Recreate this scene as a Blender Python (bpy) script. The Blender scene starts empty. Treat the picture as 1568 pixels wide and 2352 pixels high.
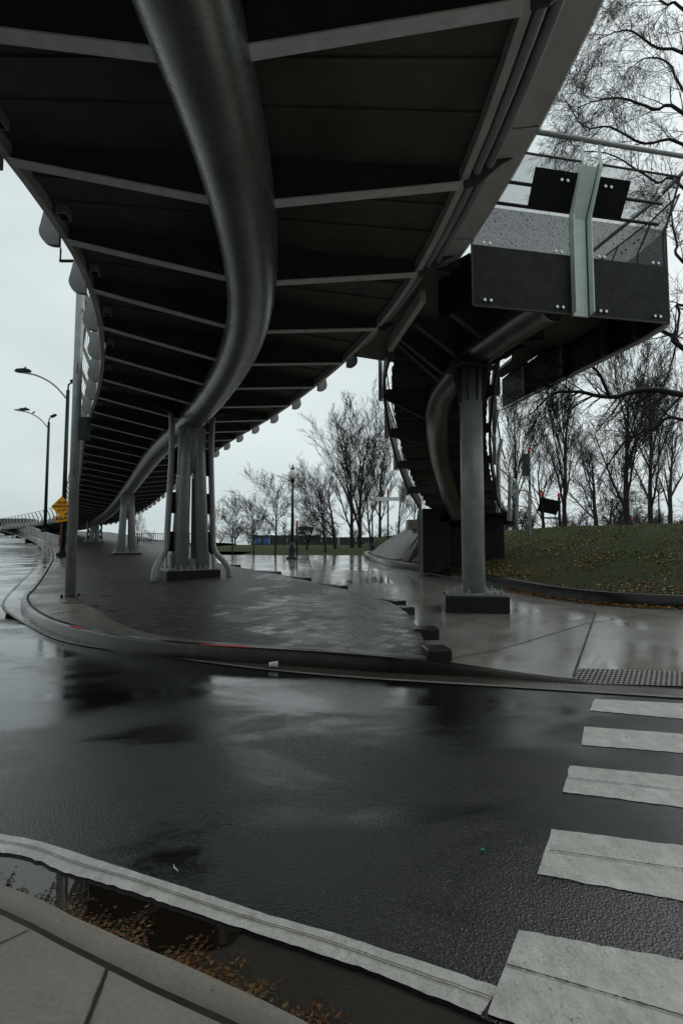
import bpy, math, random
import numpy as np
from mathutils import Vector, Matrix, noise
R = math.radians
random.seed(11)
sc = bpy.context.scene
COL = sc.collection
# ------------------------------------------------------------------ camera model used to lay out the site plan
F = 1130.0; CXp, CYp = 784.0, 1176.0; CAMZ = 1.7
PITCH = math.atan(69 / F)
cp, sp = math.cos(PITCH), math.sin(PITCH)
def ray(x, y):
    dx = (x - CXp) / F; dy = (CYp - y) / F
    return dx, cp - dy * sp, sp + dy * cp
def PZ(x, y, z):
    a, b, c = ray(x, y); t = (z - CAMZ) / c
    return Vector((a * t, b * t, z))
def PY(x, y, Y):
    a, b, c = ray(x, y); t = Y / b
    return Vector((a * t, Y, CAMZ + c * t))
def GS(x, y, surf):
    a, b, c = ray(x, y); t = 0.5
    while t < 400:
        if CAMZ + c * t < surf(a * t, b * t): break
        t += 0.02 + t * 0.004
    lo, hi = t - 0.03 - t * 0.005, t
    for _ in range(20):
        m = (lo + hi) / 2
        if CAMZ + c * m < surf(a * m, b * m): hi = m
        else: lo = m
    return Vector((a * hi, b * hi, surf(a * hi, b * hi)))
def smooth(t):
    t = max(0.0, min(1.0, t)); return t * t * (3 - 2 * t)
def interp(x, xs, ys):
    return float(np.interp(x, xs, ys))
# ------------------------------------------------------------------ site levels
def rY(Y): return interp(Y, [-1e3, 11, 13.6, 19, 25, 35, 45, 52, 58, 66, 75, 90, 400], [0, 0, .03, .18, .40, .78, 1.12, 1.6, 2.1, 2.75, 3.4, 4.1, 4.3])
def z_road(X, Y): return rY(Y) * (1 - smooth((X + 9.5) / 3.5))
def hY(Y): return interp(Y, [-1e3, 6, 20, 36, 1e3], [0.0, 0.0, .56, .72, .72])
def z_plaza(X, Y):
    d2 = (X - 1.4) ** 2 + (Y - 7.0) ** 2
    return hY(Y) + .09 * math.exp(-d2 / .5) + .004
# ------------------------------------------------------------------ mesh builder
class MB:
    def __init__(s): s.v = []; s.f = []; s.m = []
    def face(s, pts):
        b = len(s.v); s.v += [tuple(p) for p in pts]; s.f.append(tuple(range(b, b + len(pts)))); s.m.append(False)
    def box(s, c, size, rot=None):
        c = Vector(c); b = len(s.v)
        for dx in (-.5, .5):
            for dy in (-.5, .5):
                for dz in (-.5, .5):
                    p = Vector((dx * size[0], dy * size[1], dz * size[2]))
                    if rot is not None: p = rot @ p
                    s.v.append(tuple(c + p))
        for q in ((0, 1, 3, 2), (4, 6, 7, 5), (0, 4, 5, 1), (2, 3, 7, 6), (0, 2, 6, 4), (1, 5, 7, 3)):
            s.f.append(tuple(b + i for i in q)); s.m.append(False)
        return s
    def bar(s, p0, p1, w, h, up=(0, 0, 1)):
        p0 = Vector(p0); p1 = Vector(p1); d = p1 - p0; L = d.length; d.normalize()
        u = Vector(up); x = d.cross(u)
        if x.length < 1e-4: x = d.cross(Vector((1, 0, 0)))
        x.normalize(); u = x.cross(d)
        rot = Matrix((x, d, u)).transposed()
        return s.box((p0 + p1) / 2, (w, L, h), rot)
    def tube(s, pts, r, n=8, cap=True, smooth_=True):
        pts = [Vector(p) for p in pts]; k = len(pts)
        rs = r if isinstance(r, (list, tuple)) else [r] * k
        b = len(s.v); u = None
        for i, p in enumerate(pts):
            t = (pts[min(i + 1, k - 1)] - pts[max(i - 1, 0)])
            if t.length < 1e-9: t = Vector((0, 0, 1))
            t.normalize()
            if u is None:
                u = t.cross(Vector((0, 0, 1)) if abs(t.z) < .9 else Vector((1, 0, 0)))
            else:
                u = u - t * u.dot(t)
            if u.length < 1e-6: u = t.cross(Vector((.3, 1, .2)))
            u.normalize(); w = t.cross(u)
            for j in range(n):
                a = 2 * math.pi * j / n
                q = p + (u * math.cos(a) + w * math.sin(a)) * rs[i]
                s.v.append((q.x, q.y, q.z))
        for i in range(k - 1):
            for j in range(n):
                j2 = (j + 1) % n
                s.f.append((b + i * n + j, b + i * n + j2, b + (i + 1) * n + j2, b + (i + 1) * n + j)); s.m.append(smooth_)
        if cap:
            s.f.append(tuple(b + j for j in reversed(range(n)))); s.m.append(False)
            s.f.append(tuple(b + (k - 1) * n + j for j in range(n))); s.m.append(False)
        return s
    def lathe(s, c, prof, n=16):
        c = Vector(c)
        return s.tube2([(c + Vector((0, 0, z)), r) for r, z in prof], n)
    def tube2(s, pr, n):
        b = len(s.v); k = len(pr)
        for p, r in pr:
            for j in range(n):
                a = 2 * math.pi * j / n
                s.v.append((p.x + r * math.cos(a), p.y + r * math.sin(a), p.z))
        for i in range(k - 1):
            for j in range(n):
                j2 = (j + 1) % n
                s.f.append((b + i * n + j, b + i * n + j2, b + (i + 1) * n + j2, b + (i + 1) * n + j)); s.m.append(True)
        s.f.append(tuple(b + j for j in reversed(range(n)))); s.m.append(False)
        s.f.append(tuple(b + (k - 1) * n + j for j in range(n))); s.m.append(False)
        return s
    def prism(s, poly, vec):
        poly = [Vector(p) for p in poly]; vec = Vector(vec); b = len(s.v); n = len(poly)
        s.v += [tuple(p - vec / 2) for p in poly] + [tuple(p + vec / 2) for p in poly]
        s.f.append(tuple(b + i for i in range(n))); s.m.append(False)
        s.f.append(tuple(b + n + i for i in reversed(range(n)))); s.m.append(False)
        for i in range(n):
            j = (i + 1) % n
            s.f.append((b + i, b + n + i, b + n + j, b + j)); s.m.append(False)
        return s
    def grid(s, rows, sm=True):
        b = len(s.v); n = len(rows[0])
        for r_ in rows: s.v += [tuple(p) for p in r_]
        for i in range(len(rows) - 1):
            for j in range(n - 1):
                s.f.append((b + i * n + j, b + i * n + j + 1, b + (i + 1) * n + j + 1, b + (i + 1) * n + j)); s.m.append(sm)
        return s
    def build(s, name, mat, parent=None, bevel=0, fixn=True):
        me = bpy.data.meshes.new(name); me.from_pydata(s.v, [], s.f)
        me.polygons.foreach_set('use_smooth', s.m)
        if fixn:
            import bmesh
            bm = bmesh.new(); bm.from_mesh(me)
            bmesh.ops.recalc_face_normals(bm, faces=bm.faces); bm.to_mesh(me); bm.free()
        me.update()
        o = bpy.data.objects.new(name, me); COL.objects.link(o)
        if mat: me.materials.append(mat)
        if parent is not None:
            o.parent = parent
            if not parent.get('_local'):
                L = Vector((0, 0, 0)); p = parent
                if p.type == 'EMPTY': L = p.location
                o.location = -L if p.type == 'EMPTY' else (0, 0, 0)
        if bevel:
            m = o.modifiers.new('b', 'BEVEL'); m.width = bevel; m.segments = 2; m.limit_method = 'ANGLE'
        return o
def tag(o, label=None, cat=None, group=None, kind=None):
    if label: o['label'] = label
    if cat: o['category'] = cat
    if group: o['group'] = group
    if kind: o['kind'] = kind
    return o
def empty(name, loc, label, cat, group=None, local=False):
    e = bpy.data.objects.new(name, None); COL.objects.link(e); e.location = loc; e.empty_display_size = .3
    tag(e, label, cat, group)
    if local: LOCALS.add(e.name)
    return e
LOCALS = set()
def lbuild(mb, name, mat, parent, **k):       # parts modelled in the thing's own space
    o = mb.build(name, mat, None, **k); o.parent = parent; return o
def copy_tree(o, parent=None):
    c = o.copy(); COL.objects.link(c)
    if parent is not None: c.parent = parent
    for ch in [x for x in bpy.data.objects if x.parent == o]: copy_tree(ch, c)
    return c
# ------------------------------------------------------------------ materials
def newmat(name):
    m = bpy.data.materials.new(name); m.use_nodes = True
    nt = m.node_tree; b = nt.nodes['Principled BSDF']
    return m, nt, b
def nd(nt, typ, **k):
    n = nt.nodes.new(typ)
    for a, v in k.items():
        if a.startswith('i_'): n.inputs[a[2:].replace('_', ' ')].default_value = v
        else: setattr(n, a, v)
    return n
def coords(nt, scale=(1, 1, 1), rot=(0, 0, 0), off=(0, 0, 0)):
    g = nd(nt, 'ShaderNodeNewGeometry'); mp = nd(nt, 'ShaderNodeMapping')
    mp.inputs['Scale'].default_value = scale; mp.inputs['Rotation'].default_value = rot; mp.inputs['Location'].default_value = off
    nt.links.new(g.outputs['Position'], mp.inputs['Vector']); return mp.outputs['Vector']
def ramp(nt, src, stops):
    r = nd(nt, 'ShaderNodeValToRGB'); e = r.color_ramp.elements
    while len(e) < len(stops): e.new(.5)
    for el, (p, c) in zip(e, stops):
        el.position = p; el.color = (c[0], c[1], c[2], 1) if isinstance(c, (tuple, list)) else (c, c, c, 1)
    nt.links.new(src, r.inputs['Fac']); return r.outputs['Color']
def noi(nt, vec, scale, detail=4, rough=.6, dist=0):
    n = nd(nt, 'ShaderNodeTexNoise'); n.inputs['Scale'].default_value = scale; n.inputs['Detail'].default_value = detail
    n.inputs['Roughness'].default_value = rough; n.inputs['Distortion'].default_value = dist
    nt.links.new(vec, n.inputs['Vector']); return n.outputs['Fac']
def mixc(nt, fac, a, b, mode='MIX'):
    n = nd(nt, 'ShaderNodeMix', data_type='RGBA', blend_type=mode)
    if isinstance(fac, (int, float)): n.inputs[0].default_value = fac
    else: nt.links.new(fac, n.inputs[0])
    for i, c in ((6, a), (7, b)):
        if isinstance(c, tuple): n.inputs[i].default_value = (c[0], c[1], c[2], 1)
        else: nt.links.new(c, n.inputs[i])
    return n.outputs[2]
def bump(nt, b, h, strength, dist=.01, chain=None):
    n = nd(nt, 'ShaderNodeBump'); n.inputs['Strength'].default_value = strength; n.inputs['Distance'].default_value = dist
    nt.links.new(h, n.inputs['Height'])
    if chain is not None: nt.links.new(chain, n.inputs['Normal'])
    nt.links.new(n.outputs['Normal'], b.inputs['Normal']); return n.outputs['Normal']
def simple(name, col, rough=.5, metal=0, var=.25, scale=3, bmp=0, spec=.22, rvar=.1, bscale=30):
    m, nt, b = newmat(name); v = coords(nt)
    n1 = noi(nt, v, scale, 6, .65)
    c = ramp(nt, n1, [(.25, tuple(x * (1 - var) for x in col)), (.75, tuple(min(1, x * (1 + var)) for x in col))])
    nt.links.new(c, b.inputs['Base Color'])
    r_ = ramp(nt, noi(nt, v, scale * 2.3, 4), [(.3, max(.02, rough - rvar)), (.7, rough + rvar)])
    nt.links.new(r_, b.inputs['Roughness']); b.inputs['Metallic'].default_value = metal
    b.inputs['Specular IOR Level'].default_value = spec
    if bmp: bump(nt, b, noi(nt, v, bscale, 5), bmp, .01)
    return m
M = {}
def mk_asphalt():
    m, nt, b = newmat('wet_asphalt'); v = coords(nt)
    fine = noi(nt, v, 95, 3, .7)
    vor = nd(nt, 'ShaderNodeTexVoronoi', feature='F1'); vor.inputs['Scale'].default_value = 62; nt.links.new(v, vor.inputs['Vector'])
    big = noi(nt, coords(nt, (.5, 1.0, 1), (0, 0, R(-12)), (-.935, -.312, 0)), .85, 6, .62, .5)
    g = nd(nt, 'ShaderNodeNewGeometry'); sx = nd(nt, 'ShaderNodeSeparateXYZ'); nt.links.new(g.outputs['Position'], sx.inputs[0])
    mr = nd(nt, 'ShaderNodeMapRange', interpolation_type='SMOOTHSTEP'); mr.inputs['From Min'].default_value = 3.6; mr.inputs['From Max'].default_value = 6.2; mr.inputs['To Max'].default_value = -.12; mr.inputs['To Min'].default_value = .06
    nt.links.new(sx.outputs['Y'], mr.inputs['Value'])     # the road falls towards the far kerb, where the water film is deeper
    sm = nd(nt, 'ShaderNodeMath', operation='ADD'); nt.links.new(big, sm.inputs[0]); nt.links.new(mr.outputs[0], sm.inputs[1]); big = sm.outputs[0]
    c = ramp(nt, fine, [(.3, (.004, .0042, .0045)), (.60, (.007, .0073, .0076)), (.70, (.06, .06, .06))])
    nt.links.new(c, b.inputs['Base Color'])
    nt.links.new(ramp(nt, big, [(.32, .05), (.46, .09), (.62, .17)]), b.inputs['Roughness'])
    h = mixc(nt, .55, ramp(nt, vor.outputs['Distance'], [(.1, 1.), (.55, 0.)]), ramp(nt, fine, [(.3, 0.), (.7, 1.)]))
    wet = ramp(nt, big, [(.32, .06), (.46, .35), (.58, 1.)])
    h2 = mixc(nt, 1., h, wet, 'MULTIPLY')
    bump(nt, b, h2, 1.0, .0030)
    b.inputs['Specular IOR Level'].default_value = .95
    return m
def mk_concrete(name, col, r0, r1, broom=0, puddle=1.0, dark=.55, rot=0, stain=(.10, .07, .045), spec=.22, bs=.5):
    m, nt, b = newmat(name); v = coords(nt)
    n1 = noi(nt, v, 1.4, 7, .65); n2 = noi(nt, v, 45, 4, .7); n3 = noi(nt, v, .55, 4, .55, .5)
    c = ramp(nt, n1, [(.25, tuple(x * dark for x in col)), (.7, col)])
    c = mixc(nt, .5, c, ramp(nt, n2, [(.3, .55), (.7, 1.)]), 'MULTIPLY')
    c = mixc(nt, ramp(nt, noi(nt, v, .8, 5, .6, 1.), [(.55, 0.), (.75, .5)]), c, stain)
    vs = nd(nt, 'ShaderNodeTexVoronoi'); vs.inputs['Scale'].default_value = 9; nt.links.new(v, vs.inputs['Vector'])
    c = mixc(nt, ramp(nt, vs.outputs['Distance'], [(.02, .8), (.06, 0.)]), c, (.02, .02, .018))
    nt.links.new(c, b.inputs['Base Color'])
    nt.links.new(ramp(nt, n3, [(.4, r0), (.62, r1)]), b.inputs['Roughness'])
    hh = ramp(nt, n2, [(.2, 0.), (.8, 1.)])
    if broom:
        w = noi(nt, coords(nt, (8, 320, 1), (0, 0, rot)), 1, 2)
        hh = mixc(nt, .6, hh, w)
    k = ramp(nt, n3, [(.38, .1), (.6, 1.)]); hh = mixc(nt, puddle, hh, k, 'MULTIPLY')
    bump(nt, b, hh, bs, .004); b.inputs['Specular IOR Level'].default_value = spec
    return m
def mk_paver():
    m, nt, b = newmat('paver_brick'); v = coords(nt, (1, 1, 1), (0, 0, R(33)))
    br = nd(nt, 'ShaderNodeTexBrick', offset=0.0); nt.links.new(v, br.inputs['Vector'])
    for k, x in (('Scale', 1.0), ('Mortar Size', .021), ('Brick Width', .25), ('Row Height', .25), ('Bias', 0)): br.inputs[k].default_value = x
    br.inputs['Color1'].default_value = (.0, .0, .0, 1); br.inputs['Color2'].default_value = (1, 1, 1, 1); br.inputs['Mortar'].default_value = (.5, .5, .5, 1)
    n = noi(nt, v, 60, 4, .7)
    c = ramp(nt, br.outputs['Color'], [(0, (.030, .024, .025)), (.5, (.046, .039, .039)), (1, (.070, .062, .060))])
    c = mixc(nt, br.outputs['Fac'], c, (.005, .0045, .004)); c = mixc(nt, .6, c, ramp(nt, n, [(.3, .5), (.7, 1.)]), 'MULTIPLY')
    nt.links.new(c, b.inputs['Base Color']); b.inputs['Specular IOR Level'].default_value = .35
    g = nd(nt, 'ShaderNodeNewGeometry'); sx = nd(nt, 'ShaderNodeSeparateXYZ'); nt.links.new(g.outputs['Position'], sx.inputs[0])
    ad = nd(nt, 'ShaderNodeMath', operation='MULTIPLY_ADD'); ad.inputs[1].default_value = .085; ad.inputs[2].default_value = .28; nt.links.new(sx.outputs['X'], ad.inputs[0])
    sm = nd(nt, 'ShaderNodeMath', operation='ADD'); nt.links.new(ad.outputs[0], sm.inputs[0]); nt.links.new(noi(nt, coords(nt), .6, 3), sm.inputs[1])
    wetz = ramp(nt, sm.outputs[0], [(.60, 0.), (.78, 1.)])       # trodden, polished zone at the tip of the island
    rr = ramp(nt, br.outputs['Color'], [(0, .45), (.5, .30), (.72, .13), (1, .09)])
    nt.links.new(mixc(nt, wetz, (.5, .5, .5), rr), b.inputs['Roughness'])
    hh = mixc(nt, br.outputs['Fac'], ramp(nt, n, [(.2, .75), (.8, 1.)]), (0, 0, 0))
    bump(nt, b, hh, .6, .008)
    return m
def mk_paint():
    m, nt, b = newmat('worn_road_paint'); v = coords(nt)
    n1 = noi(nt, v, 5, 7, .7); n2 = noi(nt, coords(nt, (14, 5, 1), (0, 0, R(8))), 1, 6, .75)
    c = ramp(nt, n1, [(.3, (.42, .41, .375)), (.7, (.66, .65, .61))])
    c = mixc(nt, .7, c, ramp(nt, n2, [(.3, .62), (.6, 1.)]), 'MULTIPLY')
    # hairline cracks
    vo = nd(nt, 'ShaderNodeTexVoronoi', feature='DISTANCE_TO_EDGE'); vo.inputs['Scale'].default_value = 10
    d = nd(nt, 'ShaderNodeMix', data_type='VECTOR'); 
    nn = nd(nt, 'ShaderNodeTexNoise'); nn.inputs['Scale'].default_value = 9; nt.links.new(v, nn.inputs['Vector'])
    d.inputs[0].default_value = .12; nt.links.new(v, d.inputs[4]); nt.links.new(nn.outputs['Color'], d.inputs[5])
    nt.links.new(d.outputs[1], vo.inputs['Vector'])
    crack = ramp(nt, vo.outputs['Distance'], [(.0, 1.), (.012, 0.)])
    gate = ramp(nt, noi(nt, v, 2.2, 3), [(.50, 0.), (.62, .7)])
    c = mixc(nt, mixc(nt, 1., crack, gate, 'MULTIPLY'), c, (.03, .03, .028))
    wear = mixc(nt, 1., ramp(nt, noi(nt, v, 80, 6, .85), [(.38, 1.), (.45, 0.)]), ramp(nt, noi(nt, v, 3.5, 5, .7), [(.38, .1), (.62, .9)]), 'MULTIPLY')
    c = mixc(nt, wear, c, (.05, .05, .048))
    nt.links.new(c, b.inputs['Base Color']); b.inputs['Roughness'].default_value = .42
    b.inputs['Specular IOR Level'].default_value = .3
    vg = nd(nt, 'ShaderNodeTexVoronoi', feature='F1'); vg.inputs['Scale'].default_value = 62; nt.links.new(v, vg.inputs['Vector'])
    bump(nt, b, ramp(nt, vg.outputs['Distance'], [(.1, 1.), (.55, 0.)]), .35, .0025)
    return m
def mk_tube():
    m, nt, b = newmat('brushed_grey_steel'); v = coords(nt)
    n1 = noi(nt, v, 1.6, 6, .6)
    c = ramp(nt, n1, [(.3, (.19, .195, .18)), (.7, (.28, .285, .27))])
    grime = ramp(nt, noi(nt, v, 7, 8, .75, .6), [(.60, 0.), (.68, .75)])
    gate = ramp(nt, noi(nt, v, .9, 2), [(.5, 0.), (.62, 1.)])
    c = mixc(nt, mixc(nt, 1., grime, gate, 'MULTIPLY'), c, (.035, .035, .03))
    nt.links.new(c, b.inputs['Base Color']); b.inputs['Metallic'].default_value = .7
    sc_ = noi(nt, coords(nt, (2.2, 60, 9)), 1, 4, .6)
    nt.links.new(ramp(nt, sc_, [(.3, .20), (.7, .40)]), b.inputs['Roughness'])
    bump(nt, b, sc_, .3, .005)
    return m
def mk_lawn():
    m, nt, b = newmat('lawn_grass'); v = coords(nt)
    n1 = noi(nt, v, .35, 5); n2 = noi(nt, v, 18, 5, .7)
    c = ramp(nt, n2, [(.3, (.013, .017, .006)), (.55, (.034, .05, .013)), (.8, (.075, .085, .028))])
    c = mixc(nt, ramp(nt, n1, [(.45, 0.), (.65, .55)]), c, (.05, .04, .018))
    mud = ramp(nt, noi(nt, v, .8, 4), [(.6, 0.), (.68, .8)])
    c = mixc(nt, mud, c, (.022, .017, .011))
    nt.links.new(c, b.inputs['Base Color']); b.inputs['Roughness'].default_value = .9; b.inputs['Specular IOR Level'].default_value = .12
    bump(nt, b, noi(nt, v, 40, 4, .8), .8, .04)
    return m
def mk_mesh(nm_, al):
    m, nt, b = newmat(nm_); v = coords(nt)
    b.inputs['Base Color'].default_value = (.018, .02, .02, 1); b.inputs['Roughness'].default_value = .5; b.inputs['Specular IOR Level'].default_value = .1
    drops = ramp(nt, noi(nt, coords(nt, (52, 52, 30)), 1, 2, .5), [(.58, al), (.62, min(.97, al + .15))])
    nt.links.new(drops, b.inputs['Alpha'])
    return m
def mk_leaf(kk, nm_):
    m, nt, b = newmat(nm_)
    g = nd(nt, 'ShaderNodeNewGeometry')
    c = ramp(nt, g.outputs['Random Per Island'], [(0, (.07, .028, .008)), (.3, (.26, .09, .015)), (.55, (.45, .17, .035)), (.8, (.55, .28, .10)), (1, (.45, .33, .18))])
    c = mixc(nt, 1., c, (kk, kk, kk), 'MULTIPLY'); nt.links.new(c, b.inputs['Base Color']); b.inputs['Roughness'].default_value = .45; b.inputs['Specular IOR Level'].default_value = .25
    return m
M['asphalt'] = mk_asphalt()
M['plaza'] = mk_concrete('wet_plaza_concrete', (.34, .325, .29), .03, .13, puddle=1, spec=.9, bs=.25)
M['slab'] = mk_concrete('broomed_slab_concrete', (.29, .265, .23), .38, .6, broom=1, puddle=.2, dark=.7, rot=R(-58))
M['kerb'] = mk_concrete('kerb_concrete', (.17, .155, .13), .22, .5, puddle=.3)
M['kerbwet'] = mk_concrete('wet_kerb_concrete', (.020, .0175, .0135), .10, .30, puddle=.4, spec=.28)
M['gutter'] = mk_concrete('gutter_concrete', (.062, .056, .048), .08, .3, puddle=.8, stain=(.05, .038, .026))
M['gutter2'] = mk_concrete('wet_gutter_concrete', (.085, .075, .06), .04, .16, puddle=.9, spec=.8)
M['conc'] = mk_concrete('dark_concrete', (.06, .057, .052), .35, .6, puddle=.2)
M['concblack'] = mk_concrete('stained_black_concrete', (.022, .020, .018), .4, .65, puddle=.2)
M['concpale'] = mk_concrete('pale_concrete', (.25, .24, .22), .35, .6, puddle=.2)
M['paver'] = mk_paver()
M['paint'] = mk_paint()
M['tube'] = mk_tube()
M['steel'] = simple('grey_painted_steel', (.30, .315, .305), .35, .1, .2, 4, .08)
M['paleg'] = simple('pale_green_painted_steel', (.66, .74, .69), .35, 0, .12, 6, .05)
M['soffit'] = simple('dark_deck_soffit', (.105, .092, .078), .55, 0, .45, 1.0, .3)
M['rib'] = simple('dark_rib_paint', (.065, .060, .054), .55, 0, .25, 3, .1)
M['flange'] = simple('grey_flange_paint', (.66, .66, .62), .5, 0, .2, 5, .1)
M['plate'] = simple('grey_edge_plate', (.56, .53, .50), .5, .1, .2, 3, .1)
M['dark'] = simple('dark_bracket_paint', (.016, .016, .016), .6, 0, .2, 5, spec=.1)
M['darkpole'] = simple('dark_green_pole_paint', (.012, .022, .02), .4, .1, .2, 5)
M['panel'] = simple('charcoal_panel', (.010, .0095, .010), .5, 0, .3, 2.5, .25, bscale=180)
M['bolt'] = simple('bolt_steel', (.6, .6, .58), .3, .8, .1, 8)
M['orange'] = simple('orange_sign_face', (.78, .33, .01), .45, 0, .12, 6)
M['ink'] = simple('black_lettering', (.015, .015, .012), .5, 0, .1, 6)
M['rust'] = simple('rusty_steel', (.10, .05, .025), .7, .2, .5, 8, .4)
M['red'] = simple('red_paint', (.5, .03, .03), .5, 0, .2, 9)
M['redtip'] = simple('orange_red_cap', (.6, .09, .03), .45, 0, .1, 9)
M['signgreen'] = simple('dark_green_sign', (.02, .045, .04), .35, 0, .2, 9)
M['cream'] = simple('cream_sign', (.45, .42, .32), .5, 0, .1, 9)
M['globe'] = simple('white_lamp_globe', (.62, .64, .62), .2, 0, .08, 9)
M['globeold'] = simple('amber_lamp_globe', (.5, .40, .24), .25, 0, .1, 9)
M['blue'] = simple('blue_plastic', (.02, .08, .2), .4, 0, .2, 9)
M['finpaint'] = simple('pale_grey_fin_paint', (.27, .285, .28), .4, 0, .15, 5)
M['ribmid'] = simple('dull_rib_paint', (.07, .07, .066), .5, 0, .2, 5)
M['bark'] = simple('wet_bark', (.022, .020, .019), .6, 0, .4, 6, .6)
M['twig'] = simple('twig_bark', (.026, .023, .022), .7, 0, .3, 6)
M['twighaze'] = simple('hazed_twig_bark', (.075, .06, .062), .8, 0, .3, 6)  # distance haze is put into this paler purple-grey twig colour
M['lawn'] = mk_lawn()
M['mesh'] = mk_mesh('perforated_mesh', .80); M['meshtop'] = mk_mesh('perforated_mesh_upper', .40)
M['leaf'] = mk_leaf(1, 'dead_leaf'); M['leafdull'] = mk_leaf(.8, 'dull_leaf'); M['leafdark'] = mk_leaf(.27, 'sodden_leaf')
M['straw'] = simple('pale_debris', (.11, .08, .05), .6, 0, .5, 20)
M['grass'] = simple('grass_blade', (.042, .07, .018), .7, 0, .5, 9, spec=.15)
M['white'] = simple('clear_white_plastic', (.6, .66, .68), .15, 0, .1, 9)
M['green'] = simple('green_plastic', (.0, .4, .12), .3, 0, .1, 9)
M['stone'] = simple('brown_stone', (.20, .13, .08), .7, 0, .4, 2, .3)
M['lake'] = simple('lake_water', (.10, .15, .15), .15, 0, .1, .1, .2)
M['blackstone'] = simple('wet_black_stone', (.028, .027, .026), .22, 0, .3, 5, .2, rvar=.08)
def mk_tileslope():
    m, nt, b = newmat('slate_tile_slope'); v = coords(nt, (1, 1, 1), (0, 0, R(30)))
    br = nd(nt, 'ShaderNodeTexBrick', offset=.5); nt.links.new(v, br.inputs['Vector'])
    for k, x in (('Scale', 1.), ('Mortar Size', .012), ('Brick Width', .5), ('Row Height', .3)): br.inputs[k].default_value = x
    br.inputs['Color1'].default_value = (.06, .057, .054, 1); br.inputs['Color2'].default_value = (.13, .125, .118, 1); br.inputs['Mortar'].default_value = (.03, .03, .03, 1)
    nt.links.new(br.outputs['Color'], b.inputs['Base Color']); b.inputs['Roughness'].default_value = .35
    bump(nt, b, br.outputs['Fac'], -.5, .02)
    return m
M['tile'] = mk_tileslope()
# ------------------------------------------------------------------ polylines
def resample(pts, n):
    pts = [Vector(p) for p in pts]
    d = [0]
    for a, b_ in zip(pts, pts[1:]): d.append(d[-1] + (b_ - a).length)
    out = []
    for i in range(n):
        s_ = d[-1] * i / (n - 1)
        out.append(Vector([interp(s_, d, [p[k] for p in pts]) for k in range(3)]))
    return out
def relax(pts, it=3):
    for _ in range(it):
        pts = [pts[0]] + [pts[i] * .5 + (pts[i - 1] + pts[i + 1]) * .25 for i in range(1, len(pts) - 1)] + [pts[-1]]
    return pts
def crom(pts, n):
    P_ = [Vector(p) for p in pts]; P_ = [P_[0] * 2 - P_[1]] + P_ + [P_[-1] * 2 - P_[-2]]; out = []
    for i in range(1, len(P_) - 2):
        for j in range(n):
            t = j / n; a, b_, c, d = P_[i - 1], P_[i], P_[i + 1], P_[i + 2]
            out.append(.5 * ((2 * b_) + (c - a) * t + (2 * a - 5 * b_ + 4 * c - d) * t * t + (3 * b_ - a - 3 * c + d) * t ** 3))
    out.append(P_[-2]); return out
def offset(pts, d, dz=0):
    out = []
    for i, p in enumerate(pts):
        t = pts[min(i + 1, len(pts) - 1)] - pts[max(i - 1, 0)]; t.z = 0; t.normalize()
        out.append(p + Vector((-t.y, t.x, 0)) * d + Vector((0, 0, dz)))
    return out
def ribbon(a, b_, rows=1, wob=0):
    mb = MB(); n = len(a)
    mb.grid([[a[i].lerp(b_[i], j / rows) for j in range(rows + 1)] for i in range(n)])
    return mb
# ================================================================== GROUND
def struct(mb, name, mat, label=None):
    o = mb.build(name, mat); o['kind'] = 'structure'
    if label: o['label'] = label
    return o
# --- lake to the horizon
mb = MB(); mb.grid([[Vector((x, y, -.6)) for x in (-1500, -300, 0, 300, 1500)] for y in (95, 300, 1000, 4000)]); struct(mb, 'lake_water', M['lake'])
# --- asphalt
xs = list(np.linspace(-130, -30, 20)) + list(np.linspace(-28, 12, 41)) + [20, 40, 60]
ys = list(np.linspace(-30, 0, 6)) + list(np.linspace(1, 60, 60)) + list(np.linspace(64, 120, 14))
# near edge line of the carriageway (white line, gutter, kerb) in plan
lineA = [(-160, 1905), (-60, 1908), (0, 1917), (75, 1930), (150, 1952), (200, 1969), (250, 1985), (375, 2025), (500, 2065), (625, 2107), (784, 2150), (884, 2185), (984, 2215), (1084, 2250), (1139, 2268), (1300, 2330), (1500, 2420)]
lineB = [(-160, 1940), (-60, 1948), (0, 1960), (50, 1967), (100, 1985), (150, 2010), (215, 2025), (300, 2052), (400, 2085), (500, 2120), (600, 2152), (700, 2185), (784, 2213), (884, 2247), (984, 2290), (1064, 2320), (1110, 2340), (1250, 2415), (1450, 2540)]
kerbF = [(-160, 1975), (-60, 2003), (0, 2027), (50, 2045), (115, 2072), (175, 2105), (225, 2125), (300, 2160), (400, 2200), (500, 2245), (600, 2290), (690, 2335), (800, 2395), (950, 2480), (1150, 2620)]
kerbB = [(-160, 2035), (-60, 2060), (0, 2085), (75, 2120), (150, 2160), (250, 2210), (350, 2260), (450, 2305), (540, 2345), (650, 2410), (800, 2510), (1000, 2680)]
N_ = 90
LA = relax(resample([PZ(x, y, 0) for x, y in lineA], N_), 2)
LB = relax(resample([PZ(x, y, 0) for x, y in lineB], N_), 2)
KF = relax(resample([PZ(x, y, .11) for x, y in kerbF], N_), 2)
KB = relax(resample([PZ(x, y, .11) for x, y in kerbB], N_), 2)
for i, p in enumerate(LA):
    j = Vector((0, noise.noise(Vector((i * .9, 3, 0))) * .006, 0)); LA[i] = p + j
for i, p in enumerate(LB):
    LB[i] = p + Vector((0, noise.noise(Vector((i * 1.3, 7, 0))) * .012, 0))
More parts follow.
